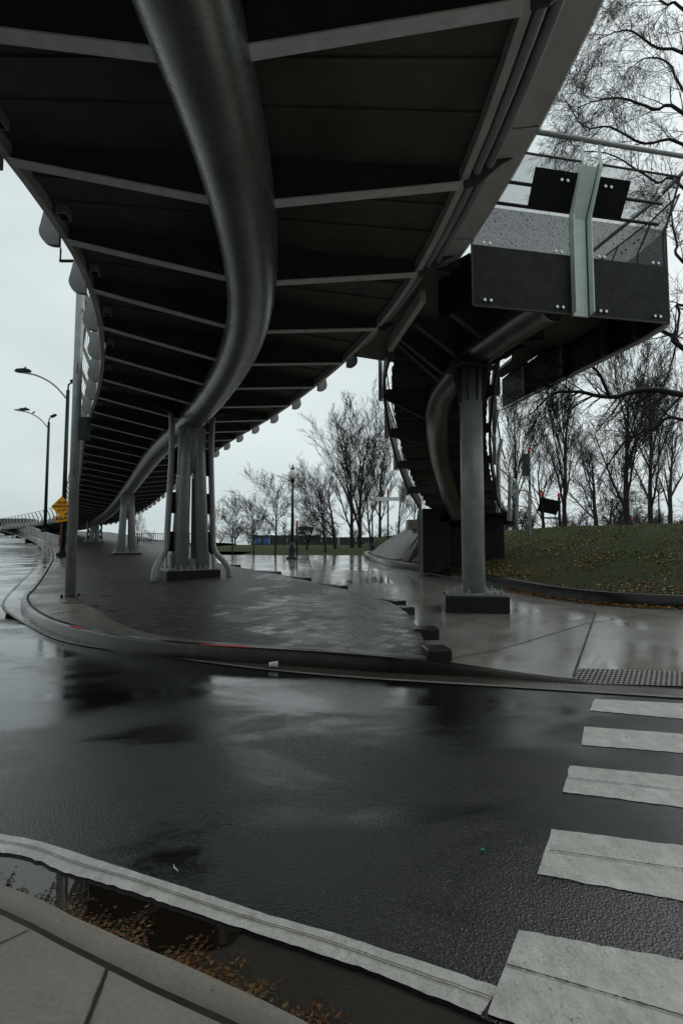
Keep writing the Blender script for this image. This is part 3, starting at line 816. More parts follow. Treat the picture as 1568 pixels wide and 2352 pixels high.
# ================================================================== MAIN FOOTBRIDGE
Zt = 6.15
tp = [(432, 0, 6.15), (482, 160, 6.15), (524, 300, 6.15), (561, 470, 6.15), (580, 640, 6.15), (571, 740, 6.15), (537, 830, 6.13), (493, 900, 6.08), (440, 962, 5.98)]
near = [PZ(*t) for t in tp]
far = [PY(358, 1038, 22.6), PY(300, 1117, 32), PY(257, 1170, 42), PY(232, 1190, 49), PY(200, 1207, 57), PY(130, 1216, 67), PY(60, 1222, 79), PY(0, 1226, 92)]
back = [Vector((-2.9, -14, 6.1)), Vector((-2.0, -7, 6.13)), Vector((-1.5, -1.5, 6.15))]
TL = relax(resample(crom(back + near + far, 10), 420), 14)
TS = [0]
for a, b_ in zip(TL, TL[1:]): TS.append(TS[-1] + (b_ - a).length)
TX = [[p[k] for p in TL] for k in range(3)]
def at(s):
    return Vector([interp(s, TS, TX[k]) for k in range(3)])
def fr(s):
    c = at(s); t = at(s + .4) - at(s - .4); t.z = 0; t.normalize(); return c, t, Vector((t.y, -t.x, 0))   # N to the right
def loc(s, o, dz):
    c, t, n = fr(s); return c + n * o + Vector((0, 0, dz))
s_ref = min(range(420), key=lambda i: (TL[i] - PZ(478, 147, 6.15)).length); s_ref = TS[s_ref]
SP = 1.95
ribs = [s_ref + k * SP for k in range(-5, 48) if s_ref + k * SP < TS[-1] - 1]
bridge = empty('footbridge', (TL[0].x, TL[0].y, 0), 'long curved grey footbridge with ribbed dark underside on one big steel tube', 'bridge')
mb = MB(); mb.tube([at(s) for s in np.arange(0, TS[-1], .5)], .43, 40); tubeo = mb.build('girder_tube', M['tube'], bridge)
for k in (11, 13, 15, 17, 19, 21, 23, 25):
    s = ribs[k] + .35; mb = MB(); mb.tube([at(s - .010), at(s + .010)], .4335, 40)
    o_w = mb.build('weld_seam', M['dark'], None); o_w.parent = tubeo
# deck
DW = 2.90
st = list(np.arange(0, TS[-1], .65))
mb = MB(); rws = []
for s in st:
    rws.append([loc(s, -DW, .60), loc(s, DW, .60), loc(s, DW, .82), loc(s, -DW, .82), loc(s, -DW, .60)])
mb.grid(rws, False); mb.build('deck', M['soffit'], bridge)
# shallow soffit ridges (transverse folds of the deck pan)
mb = MB()
for s in ribs:
    for f in (.33, .62):
        a, b_ = loc(s + SP * f, -2.9, .585), loc(s + SP * f, 2.9, .585); mb.bar(a, b_, .05, .03)
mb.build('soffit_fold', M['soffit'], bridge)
for side, nm in ((-1, 'edge_beam'), (1, 'edge_beam')):
    mb = MB(); r_ = []
    for s in st:
        a, b_ = side * (DW + .005), side * (DW + .10)
        r_.append([loc(s, a, .42), loc(s, b_, .42), loc(s, b_, .90), loc(s, a, .90), loc(s, a, .42)])
    mb.grid(r_, False); mb.build(nm, M['plate'], bridge)
sJ0 = ribs[0] - 5
c_j = min(ribs, key=lambda s: (at(s) - PZ(590, 832, 6.13)).length)    # first rib beyond the junction with the stair landing
jidx = ribs.index(c_j)
def rib_parts(s, k):
    c, t, n = fr(s); far_ = c.y > 38
    mb = MB(); fl = MB()
    for sd in (-1, 1):
        poly = [c + n * sd * o + Vector((0, 0, z)) for o, z in ((.30, -.03), (2.88, .36), (2.88, .595), (.30, .595))]
        mb.prism(poly, t * .02)
        a = c + n * sd * .40 + Vector((0, 0, -.035)); b_ = c + n * sd * 2.89 + Vector((0, 0, .345))
        fl.bar(a, b_, .15, .02)
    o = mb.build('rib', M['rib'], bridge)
    f = fl.build('flange', M['flange'], None); f.parent = o
for k, s in enumerate(ribs): rib_parts(s, k)
def post(s, sd, lab=None):
    c, t, n = fr(s)
    prof = [(3.115, .26)]
    for a in range(0, 11):
        th = -math.pi / 2 + math.pi * .62 * a / 10; prof.append((3.20 + .215 * math.cos(th), .47 + .215 * math.sin(th)))
    prof += [(3.33, .92), (3.24, 1.12), (3.56, 1.95), (3.50, 1.99), (3.115, 1.14)]
    poly = [c + n * sd * (o - .11) + Vector((0, 0, z)) for o, z in prof]
    mb = MB(); mb.prism(poly, t * .09)
    return mb.build('railing_post', M['finpaint'], bridge)
for k, s in enumerate(ribs):
    post(s, -1)
    if k >= jidx: post(s, 1)
# handrails and wires
def along(o, dz, s0, s1, r, n, step=.65):
    return [loc(s, o, dz) for s in np.arange(s0, s1, step)], r, n
for sd, s0 in ((-1, .2), (1, c_j)):
    mb = MB(); mb.tube(along(sd * 3.39, 2.03, s0, TS[-1] - 1, .03, 8)[0], .035, 8); mb.build('handrail', M['steel'], bridge)
    for q in range(7):
        mb = MB(); f = q / 6; o = 3.09 + .26 * f; z = 1.05 + .8 * f
        mb.tube(along(sd * o, z, s0, TS[-1] - 1, .01, 3, 1.95)[0], .007, 4); mb.build('railing_wire', M['steel'], bridge)
# light fixtures under the left edge
for k, s in enumerate(ribs):
    if 0 < k < 34:
        c, t, n = fr(s - SP * .28); mb = MB(); mb.box(c - n * 2.78 + Vector((0, 0, .52)), (.16, .2, .13), Matrix((n, t, Vector((0, 0, 1)))).transposed())
        o = mb.build('light_fixture', M['steel'], bridge)
        m2 = MB(); m2.box(c - n * 2.78 + Vector((0, 0, .45)), (.11, .14, .012), Matrix((n, t, Vector((0, 0, 1)))).transposed()); g = m2.build('lens', M['dark'], None); g.parent = o
# near right-hand edge: bolted edge plates, twin pipes, glazing
sE = ribs[jidx] - .6
mbp = [MB(), MB()]
for q, (o, z, r_) in enumerate(((3.12, .55, .055), (3.30, .66, .062))):
    mb = MB(); mb.tube(along(o, z, .2, sE, 0, 0, .5)[0], r_, 10); mb.build('edge_pipe', M['steel'], bridge)
mb = MB(); mb.grid([[loc(x, 3.0, .80), loc(x, 3.36, .80), loc(x, 3.36, .84), loc(x, 3.0, .84), loc(x, 3.0, .80)] for x in np.arange(.2, sE, .5)], False); mb.build('edge_soffit', M['rib'], bridge)
s = .3; 
while s < sE:
    e = min(s + SP / 1, sE)
    mb = MB(); sub = [loc(x, 0, 0) for x in (s,)]
    ss = np.linspace(s + .01, e - .01, 5)
    mb.grid([[loc(x, 3.40, .74), loc(x, 3.78, .80), loc(x, 3.785, .86), loc(x, 3.40, .78), loc(x, 3.40, .74)] for x in ss], False)
    pl = mb.build('edge_plate', M['plate'], bridge)
    m2 = MB()
    for fs in (.12, .5, .88):
        for (do, ds) in ((0, 0), (.06, .03), (.0, .07), (.06, .10)):
            if fs != .5 and do: continue
            m2.lathe(loc(s + (e - s) * fs + ds, 3.62 + do, .755 + (.3 * .16)), [(.014, 0), (.014, .03)], 6)
    b2 = m2.build('plate_bolt', M['dark'], None); b2.parent = pl
    s += SP
for k in range(0, jidx):
    c, t, n = fr(ribs[k]); mb = MB()
    mb.prism([c + n * o + Vector((0, 0, z)) for o, z in ((2.95, .32), (3.12, .36), (3.5, .70), (3.78, .86), (3.74, .92), (3.4, .86), (2.95, .8))], t * .03)
    mb.build('edge_bracket', M['rib'], bridge)
mb = MB(); mb.grid([[loc(x, 3.8, .8), loc(x, 3.98, 2.2)] for x in np.arange(.3, sE, .65)], False); mb.build('mesh_screen', M['mesh'], bridge)
mb = MB(); mb.tube(along(3.95, 2.3, .3, sE, 0, 0)[0], .04, 8); mb.build('handrail', M['steel'], bridge)
# junction plate
c_a = ribs[jidx - 2]; mb = MB()
mb.prism([loc(c_a + .2, 3.12, .585), loc(c_a + .2, 4.4, .585), loc(ribs[jidx] - .05, 4.9, .585), loc(ribs[jidx] - .05, 3.12, .585)], (0, 0, .05)); mb.build('junction_plate', M['soffit'], bridge)
# piers
def pier(pt, zg, pipes, legs4=True, scale=1.0):
    i = min(range(420), key=lambda i: (TL[i] - pt).length); s = TS[i]; c, t, n = fr(s)
    Rm = Matrix((n, t, Vector((0, 0, 1)))).transposed(); b0 = Vector((c.x, c.y, zg)); H = c.z - .36 - zg
    def L(x, y, z): return b0 + n * x + t * y + Vector((0, 0, z))
    P0 = MB()
    # saddle: solid head that splits into legs
    head = [L(-.43, 0, H + .02), L(.43, 0, H + .02), L(.43, 0, H * .80), L(.46, 0, H * .66), L(.06, 0, H * .66), L(0, 0, H * .74), L(-.06, 0, H * .66), L(-.46, 0, H * .66), L(-.43, 0, H * .80)]
    P0.tube([L(0, 0, H * .70), L(0, 0, H + .12)], .30, 20); P0.prism(head, t * .34)
    pr = P0.build('pier', M['steel'], bridge)
    for (x, y) in ((-.24, -.22), (.24, -.22), (-.24, .24), (.24, .24)):
        m_ = MB(); m_.tube([L(x * 1.42, y * 1.7, .30), L(x * 1.0, y * .55, H * .78), L(x * .9, y * .3, H * .93)], [.215, .20, .18], 18); o = m_.build('leg', M['steel'], None); o.parent = pr
    m_ = MB(); m_.box(L(0, 0, .27), (1.66, 1.3, .05), Rm)
    for x in (-.72, -.5, -.28, .28, .5, .72):
        for yy in (-.5, .5): m_.prism([L(x, yy, .29), L(x, yy * .5, .29), L(x * .98, yy * .5, .78), L(x * .98, yy * .7, .78)], n * .04)
    m_.box(L(0, -.38, .45), (.5, .03, .34), Rm); o = m_.build('base_plate', M['steel'], None); o.parent = pr
    m_ = MB()
    for x in (-.76, -.6, -.4, -.2, 0, .2, .4, .6, .76):
        for yy in (-.58, .58):
            m_ = MB(); m_.lathe(L(x, yy, .29), [(.03, 0), (.03, .05), (.015, .05), (.015, .10)], 6)
            o = m_.build('anchor_bolt', M['steel'], None); o.parent = pr
    m_ = MB(); m_.box(L(0, 0, .06), (1.74, 1.36, .38), Rm); o = m_.build('pedestal', M['blackstone'], None, bevel=.015); o.parent = pr
    if pipes:
        for sd in (-1, 1):
            m_ = MB(); x0 = sd * .66
            m_.tube(relax(resample([L(sd * 2.75, .5, H + .88), L(sd * 1.3, .35, H + .74), L(sd * .85, .12, H + .62), L(sd * .71, .03, H + .42)], 24), 2), .085, 12); pa_ = m_.build('pipe_arm', M['rib'], None); pa_.parent = pr; m_ = MB()
            path = [L(sd * .72, .04, H + .46), L(sd * .70, .02, H + .36), L(sd * .68, 0, H + .18), L(x0, 0, H * .8), L(x0 * 1.18, -.05, .95), L(x0 * 1.3, -.1, .78), L(x0 * 1.75, -.45, .42), L(x0 * 1.85, -.5, .22), L(x0 * 1.86, -.52, -.1)]
            m_.tube(relax(resample(path, 60), 3), .10, 14); o = m_.build('drain_pipe', M['steel'], None); o.parent = pr
            for z0, z1 in ((H * .68, H * .84), (H * .42, H * .56), (H * .17, H * .30)):
                m_ = MB(); zm = (z0 + z1) / 2 / H; xo = .64 + .10 * (1 - zm) ** 2; m_.box(L(sd * (xo - .08), 0, (z0 + z1) / 2), (.17, .1, z1 - z0), Rm)
                o = m_.build('pipe_bracket', M['dark'], None); o.parent = pr
    return L
pier(near[-1] + Vector((0, .0, 0)), .52, True)
pier(PY(292, 1128, 33.2), .72, False)
pier(PY(209, 1205, 53), 1.05, True)
pier(PY(160, 1213, 63), 1.6, False)

# ================================================================== STAIR WITH LANDING
A0 = Vector((2.33, 8.60, 0)); A1 = Vector((6.33, 9.34, 0)); u = (A1 - A0).normalized(); nf = Vector((u.y, -u.x, 0))   # nf faces the viewer
stair = empty('curved_staircase', PZ(1088, 1400, .2), 'curved steel staircase with charcoal screened landing on a single round column', 'staircase')
sp_ = [PZ(1262, 696, 6.33), PZ(1236, 712, 6.30), PZ(1200, 735, 6.25), PZ(1140, 778, 6.15), PZ(1088, 816, 5.99), PY(1045, 862, 11.8), PY(1012, 910, 12.6), PY(1002, 965, 13.4), PY(1008, 1044, 15.2), PY(1030, 1124, 16.7), PY(1052, 1182, 17.5)]
SLp = relax(resample(crom(sp_, 8), 120), 5)
SS = [0]
for a, b_ in zip(SLp, SLp[1:]): SS.append(SS[-1] + (b_ - a).length)
def sat(s): return Vector([interp(s, SS, [p[k] for p in SLp]) for k in range(3)])
def sfr(s):
    c = sat(s); t = sat(min(s + .3, SS[-1])) - sat(max(0, s - .3)); t.z = 0; t.normalize(); return c, t, Vector((t.y, -t.x, 0))   # right when walking away
mb = MB(); mb.tube(SLp, [.37 - .06 * smooth(i / 50) for i in range(120)], 32); mb.build('girder_tube', M['tube'], stair)
# column
cb = PZ(1088, 1388, .2); ctop = sat(SS[min(range(120), key=lambda i: abs(SLp[i].y - 11.05))]); cx, cy = 3.0, 11.0
cc = Vector((PY(1088, 1360, 11.0).x, 11.0, 0)); zg = zp(cc.x, cc.y)
mb = MB(); mb.tube([cc + Vector((0, 0, zg + .36)), cc + Vector((0, 0, 5.6))], .25, 36); cob = mb.build('column', M['steel'], stair)
def cpart(mb, name, mat, **k):
    o = mb.build(name, mat, None, **k); o.parent = cob; return o
mb = MB(); mb.box(cc + Vector((0, 0, zg + .16)), (1.34, .95, .36), Matrix.Rotation(R(-6), 3, 'Z')); cpart(mb, 'pedestal', M['blackstone'], bevel=.02)
mb = MB(); mb.box(cc + Vector((0, 0, zg + .365)), (1.2, .85, .045), Matrix.Rotation(R(-6), 3, 'Z')); cpart(mb, 'base_plate', M['steel'])
mb = MB()
for x in (-.52, -.36, .36, .5, -.2, .2):
    for y in (-.34, .34):
        mb = MB(); mb.lathe(cc + Vector((x, y, zg + .385)), [(.032, 0), (.032, .05), (.016, .05), (.016, .11)], 6); cpart(mb, 'anchor_bolt', M['steel'])
mb = MB()
mb.box(cc + Vector((0, 0, 5.63)), (.95, .75, .035), Matrix.Rotation(R(20), 3, 'Z'))
for a in range(8):
    d = Vector((math.cos(a * math.pi / 4 + .3), math.sin(a * math.pi / 4 + .3), 0)); e = Vector((-d.y, d.x, 0))
    mb.prism([cc + d * .24 + Vector((0, 0, 4.85)), cc + d * .28 + Vector((0, 0, 4.85)), cc + d * .40 + Vector((0, 0, 5.61)), cc + d * .24 + Vector((0, 0, 5.61))], e * .025)
for x in (-.3, 0, .3): mb.box(cc + Vector((x, 0, 5.78)), (.03, .6, .3))
cpart(mb, 'cap_bracket', M['rib'])
# landing
DZ = 6.78
Rr = [Vector((6.33, 9.34, 0)), Vector((6.28, 10.1, 0)), Vector((6.08, 11.0, 0)), Vector((5.78, 12.4, 0)), Vector((5.4, 14.0, 0)), Vector((5.12, 15.4, 0))]
s12 = min(SS, key=lambda s: abs(sat(s).y - 12.2)); c12, t12, n12 = sfr(s12)
Ls = c12 - n12 * 1.5; Rs = c12 + n12 * 1.9
poly = [A0 + u * .02, A1, Rr[1], Rr[2], Rr[3], Vector((Rs.x, Rs.y, 0)), Vector((Ls.x, Ls.y, 0)), Vector((1.0, 11.0, 0)), Vector((1.55, 9.4, 0))]
mb = MB(); mb.prism([Vector((p.x, p.y, DZ + .06)) for p in poly], (0, 0, .12)); mb.build('landing_deck', M['soffit'], stair)
mb = MB(); mb.prism([Vector((p.x, p.y, DZ + .2)) for p in (Rr[3], Rr[4], Rr[5], Vector((4.75, 15.2, 0)), Vector((4.9, 13.9, 0)), Rs)], (0, 0, .08)); mb.build('added_shade_ledge', M['soffit'], stair)  # deck strip added to keep the side panels below it in shade
# ribs below the landing and the flight
def srib(s, oL, oR, top, zdrop=.28, taper=.20):
    c, t, n = sfr(s); mb = MB()
    for o in (-oL, oR):
        sg = 1 if o > 0 else -1
        poly = [c + n * sg * .22 + Vector((0, 0, -.05)), c + n * o + Vector((0, 0, top - c.z - taper)), c + n * o + Vector((0, 0, top - c.z)), c + n * sg * .22 + Vector((0, 0, top - c.z))]
        mb.prism(poly, t * .02); mb.bar(poly[0] + Vector((0, 0, -.01)), poly[1] + Vector((0, 0, -.01)), .12, .02)
    return mb.build('rib', M['ribmid'], stair)
for f in (1.35, 2.1, 2.75): srib(f + .15, 1.5, 1.7, DZ, taper=.25)
s0 = s12 - .2; s1 = SS[-1] - .15
zt0 = DZ + .12
zend = sat(s1).z + .42
def stairz(s): return zt0 + (zend - zt0) * (s - s0) / (s1 - s0)
HWL, HWR = 1.45, 1.55
srs = [s0 + (s1 - s0) * f for f in (.0, .22, .43, .64, .84)]
for s in srs: srib(s, HWL, HWR, stairz(s) - .12, taper=.24)
NT = 24
mt = MB()
for k in range(NT):
    s = s0 + (s1 - s0) * (k + .5) / NT; c, t, n = sfr(s); z = stairz(s0 + (s1 - s0) * k / NT) - .1
    Rm = Matrix((n, t, Vector((0, 0, 1)))).transposed()
    mb = MB(); mb.box(Vector((c.x, c.y, z)) + n * .10, (HWL + HWR - .36, (s1 - s0) / NT * 1.04, .05), Rm)
    mb.box(Vector((c.x, c.y, z - .10)) + n * .10 + t * .1, (HWL + HWR - .38, .02, .15), Rm)
    mb.build('stair_tread', M['soffit'], stair)
for sd, hw in ((-1, HWL), (1, HWR)):
    mb = MB(); rr = []
    for s in np.linspace(s0, s1, 30):
        c, t, n = sfr(s); z = stairz(s); b_ = Vector((c.x, c.y, 0)) + n * sd * hw; a_ = Vector((c.x, c.y, 0)) + n * sd * (hw - .07)
        rr.append([a_ + Vector((0, 0, z - .34)), b_ + Vector((0, 0, z - .34)), b_ + Vector((0, 0, z + .1)), a_ + Vector((0, 0, z + .1)), a_ + Vector((0, 0, z - .34))])
    mb.grid(rr, False); mb.build('stringer', M['rib'], stair)
    rr = []; rail = []; rail2 = []
    for s in np.linspace(s0, s1, 40):
        c, t, n = sfr(s); z = stairz(s); b_ = Vector((c.x, c.y, 0)) + n * sd * (hw + .06); b2 = Vector((c.x, c.y, 0)) + n * sd * (hw + .16)
        rr.append([b_ + Vector((0, 0, z + .0)), b_ + Vector((0, 0, z + .65)), b2 + Vector((0, 0, z + 1.1))]); rail.append(b2 + Vector((0, 0, z + 1.3))); rail2.append(b_ - n * sd * .1 + Vector((0, 0, z + .9)))
    mb = MB(); mb.tube(rail, .028, 8); mb.build('handrail', M['steel'], stair)
    mb = MB(); mb.tube(rail2, .02, 8); mb.build('handrail', M['steel'], stair)
    for q in range(6):
        mb = MB(); mb.tube([a[0].lerp(a[2], (q + .5) / 6) for a in rr], .006, 4); mb.build('railing_wire', M['steel'], stair)
    for s in srs:
        c, t, n = sfr(s); z = stairz(s); b_ = Vector((c.x, c.y, 0)) + n * sd * (hw + .03)
        pr = [(0, -.42), (.10, -.42), (.10, .62), (.22, 1.26), (.15, 1.28), (0, .66)]
        mb = MB(); mb.prism([b_ + n * sd * o + Vector((0, 0, z + q)) for o, q in pr], t * .24); mb.build('railing_post', M['steel'], stair)
# lower flight turning right onto the bank
e0 = sat(s1); c_, t_, n_ = sfr(s1)
E = Vector((6.6, 19.6, 0)); cur = crom([Vector((e0.x, e0.y, 0)) + t_ * .1, Vector((e0.x + .7, e0.y + .9, 0)), Vector((5.6, 19.3, 0)), E], 6)
mb = MB(); nc = len(cur)
for k in range(nc - 1):
    z = zend - .1 + (2.42 - zend) * k / nc; t = (cur[k + 1] - cur[k]).normalized(); n = Vector((t.y, -t.x, 0))
    mb.box(cur[k] + Vector((0, 0, z)), (2.6, (cur[k + 1] - cur[k]).length * .9, .06), Matrix((n, t, Vector((0, 0, 1)))).transposed())
mb.build('lower_flight', M['soffit'], stair)
mb = MB(); pts = []; pts2 = []
for k in range(nc):
    t = (cur[min(k + 1, nc - 1)] - cur[max(0, k - 1)]).normalized(); n = Vector((t.y, -t.x, 0)); z = zend + (2.42 - zend) * k / nc
    pts.append(cur[k] + n * 1.45 + Vector((0, 0, z + 1.1))); pts2.append(cur[k] + n * 1.45 + Vector((0, 0, z + .5)))
    if k % 6 == 0: mb.prism([cur[k] + n * 1.38 + Vector((0, 0, z - .5)), cur[k] + n * 1.5 + Vector((0, 0, z - .5)), cur[k] + n * 1.56 + Vector((0, 0, z + 1.1)), cur[k] + n * 1.46 + Vector((0, 0, z + 1.1))], t * .08)
mb.tube(pts, .028, 8); mb.tube(pts2, .02, 6); mb.build('lower_railing', M['steel'], stair)
# landing screens: front
def screen(P, Q, nrm, zb, zk_, zt_, out, name='screen_panel', lower='panel'):
    mb = MB(); mb.prism([P + Vector((0, 0, zb)), Q + Vector((0, 0, zb)), Q + Vector((0, 0, zb + 1.12)), P + Vector((0, 0, zb + 1.12))], nrm * .02)
    o = mb.build(name, M[lower], stair)
    mb = MB(); z1 = zb + 1.122
    mb.grid([[P + Vector((0, 0, z1)), Q + Vector((0, 0, z1))], [P + Vector((0, 0, zk_)), Q + Vector((0, 0, zk_))]], False)
    m_ = mb.build('mesh_panel', M['mesh'], None); m_.parent = o
    mb = MB(); mb.grid([[P + Vector((0, 0, zk_)), Q + Vector((0, 0, zk_))], [P + nrm * out + Vector((0, 0, zt_)), Q + nrm * out + Vector((0, 0, zt_))]], False)
    m_ = mb.build('mesh_panel', M['meshtop'], None); m_.parent = o
    mb = MB()
    for X_, Y_ in ((P, Q),):
        mb.bar(X_ + Vector((0, 0, zb - .01)) , Y_ + Vector((0, 0, zb - .01)), .035, .03); mb.bar(X_ + nrm * out + Vector((0, 0, zt_)), Y_ + nrm * out + Vector((0, 0, zt_)), .03, .025)
        mb.bar(X_ + Vector((0, 0, zb)), X_ + Vector((0, 0, zk_)), .03, .025, nrm); mb.bar(Y_ + Vector((0, 0, zb)), Y_ + Vector((0, 0, zk_)), .03, .025, nrm)
        mb.bar(X_ + Vector((0, 0, zk_)), X_ + nrm * out + Vector((0, 0, zt_)), .03, .025, nrm); mb.bar(Y_ + Vector((0, 0, zk_)), Y_ + nrm * out + Vector((0, 0, zt_)), .03, .025, nrm)
    f_ = mb.build('panel_frame', M['rib'], None); f_.parent = o
    mb = MB(); L = (Q - P).length; d = (Q - P).normalized()
    for z in (zb + .1, zb + 1.16, zk_ + (zt_ - zk_) * .62):
        ofs = nrm * (.02 if z < zk_ else .02 + out * .62)
        for e in (.22, .34, L - .34, L - .22):
            p = P + d * e + ofs + Vector((0, 0, z)); mb.tube([p, p + nrm * .02], .028, 10)
    b3 = mb.build('panel_bolt', M['bolt'], None); b3.parent = o
    return o
zb, zk_, zt_ = 5.93, 7.80, 8.60
xpost = A0 + u * ((PY(1325, 600, 9.0).x - A0.x) / u.x)
screen(A0 + nf * .06, xpost - u * .17 + nf * .06, nf, zb, zk_, zt_, .38)
screen(xpost + u * .17 + nf * .06, A1 + nf * .06, nf, zb, zk_, zt_, .38)
def bigpost(c, nrm, t, mat, zb=zb, w=.34):
    # channel-section boomerang post: web plus two flanges, two prongs up to the handrail
    mb = MB(); 
    def S(o, z): return c + nrm * o + Vector((0, 0, z))
    mb.prism([S(.02, zb - .02), S(.05, zb - .02), S(.05, zk_), S(.43, 8.55), S(.40, 8.56), S(.02, zk_ + .02)], t * w)
    for sd in (-1, 1):
        fp = [S(.05, zb - .02), S(.19, zb + .02), S(.19, zk_ + .0), S(.50, 8.5), S(.46, 9.0), S(.43, 9.0), S(.42, 8.55), S(.05, zk_)]
        mb.prism([p + t * sd * (w / 2 + .014) for p in fp], t * .025)
    return mb.build('boomerang_post', mat, stair)
bigpost(xpost, nf, u, M['paleg'])
c = A0 * 1; 
mb = MB(); mb.tube([A0 + nf * .45 - u * .9 + Vector((0, 0, 9.02)), A1 + nf * .45 + u * .45 + Vector((0, 0, 9.02))], .045, 12); mb.build('top_rail', M['steel'], stair)
for z, o in ((8.38, .10), (8.02, .0)):
    mb = MB(); mb.tube([A0 + nf * o - u * .3 + Vector((0, 0, z)) - nf * .1, A1 + nf * o + Vector((0, 0, z)) - nf * .1], .03, 8); mb.build('inner_rail', M['rib'], stair)
# dark boards fixed behind the railing either side of the post
P, Q = xpost - u * .98 - nf * .04, xpost + u * 1.0 - nf * .04
mb = MB(); mb.prism([P + Vector((0, 0, 7.99)), Q + Vector((0, 0, 7.99)), Q + nf * .29 + Vector((0, 0, 8.53)), P + nf * .29 + Vector((0, 0, 8.53))], nf * .02); mb.build('backing_board', M['dark'], stair)
# landing screens: right-hand side running back to the stair
for k in range(len(Rr) - 1):
    P, Q = Rr[k], Rr[k + 1]; d = (Q - P).normalized(); nr = Vector((d.y, -d.x, 0))
    if k < 3: screen(P, Q, nr, zb, zk_, zt_, .38)
    else:
        mb = MB(); zs = .0; mb.prism([P + Vector((0, 0, zb)), Q + Vector((0, 0, zb)), Q + Vector((0, 0, zb + .95)), P + Vector((0, 0, zb + 1.12))], nr * .02); mb.build('side_panel', M['dark'], stair)
    mb = MB(); mb.bar(P + Vector((0, 0, zb - .015)), Q + Vector((0, 0, zb - .015)), .11, .05); mb.build('bottom_flange', M['plate'], stair)
    mb = MB(); mb.bar(P - nr * .08 + Vector((0, 0, zb + .02)), P - nr * .08 + Vector((0, 0, DZ)), .10, .16, nr); mb.build('stiffener', M['rib'], stair)
mb = MB(); rr_ = [p + Vector((Rr[0].x - p.x) * 0 * Vector((1, 0, 0))) if False else p for p in Rr[:4]]
off = [(.45, -.2), (.45, 0), (.44, .05), (.42, .1)]
mb.tube([Vector((p.x + a, p.y + b_, 9.02)) for p, (a, b_) in zip(rr_, off)], .045, 10); mb.build('top_rail', M['steel'], stair)
# short end face towards the main bridge + edge beam
B1 = Vector((1.62, 9.5, 0)); d = (B1 - A0).normalized(); nl = Vector((-d.y, d.x, 0))
mb = MB(); mb.prism([A0 + Vector((0, 0, zb)), A0 + d * .75 + Vector((0, 0, zb + .05)), A0 + d * .75 + Vector((0, 0, zb + 1.0)), A0 + Vector((0, 0, zb + 1.0))], nl * .02); mb.build('side_panel', M['panel'], stair)
mb = MB(); mb.bar(Vector((1.62, 9.5, 6.62)), Vector((Ls.x, Ls.y, 6.55)), .12, .3); mb.build('edge_beam', M['plate'], stair)

# concrete abutment under the stair foot
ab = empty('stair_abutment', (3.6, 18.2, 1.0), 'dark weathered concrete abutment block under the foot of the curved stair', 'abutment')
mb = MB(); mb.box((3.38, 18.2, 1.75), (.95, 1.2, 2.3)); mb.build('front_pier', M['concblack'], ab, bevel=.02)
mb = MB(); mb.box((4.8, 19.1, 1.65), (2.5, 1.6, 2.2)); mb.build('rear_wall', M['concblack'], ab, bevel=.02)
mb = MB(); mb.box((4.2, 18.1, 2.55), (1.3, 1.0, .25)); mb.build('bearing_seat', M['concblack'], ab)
# tiled cone slope with cap block
tl = PY(940, 1212, 22.5); tr_ = PY(973, 1212, 20.5)
bl = [GS(x, y, lambda X, Y: hY(Y) + .3) for x, y in ((850, 1271), (866, 1276), (884, 1281), (905, 1285))] + [PY(925, 1283, 22.0)]
bl = resample(bl, 10); tops = resample([tl, tr_ + Vector((0, -.3, -.05))], 10)
root = empty('tiled_slope', bl[4], 'grey slate tiled cone slope beside the concrete stair abutment', 'tiled slope')
mb = MB(); mb.grid([[a.lerp(b_, t) + Vector((0, 0, .12 * math.sin(math.pi * t))) for t in np.linspace(0, 1, 8)] for a, b_ in zip(bl, tops)])
mb.grid([[a, Vector((a.x, a.y, .3))] for a in tops], False); mb.build('tiled_face', M['tile'], root)
mb = MB(); mb.prism([bl[-1] + Vector((0, -.02, .0)), tops[-1] + Vector((.0, -.02, 0)), tops[-1] + Vector((.5, 0, -.3)), Vector((tops[-1].x + .5, tops[-1].y, .5)), Vector((bl[-1].x, bl[-1].y, .5))], (0, .2, 0)); mb.build('cheek_wall', M['concpale'], root)
mb = MB(); p = (tl + tr_) / 2; mb.box(p + Vector((.12, .2, .14)), (1.0, .8, .42)); mb.build('cap_block', M['concpale'], root, bevel=.02)

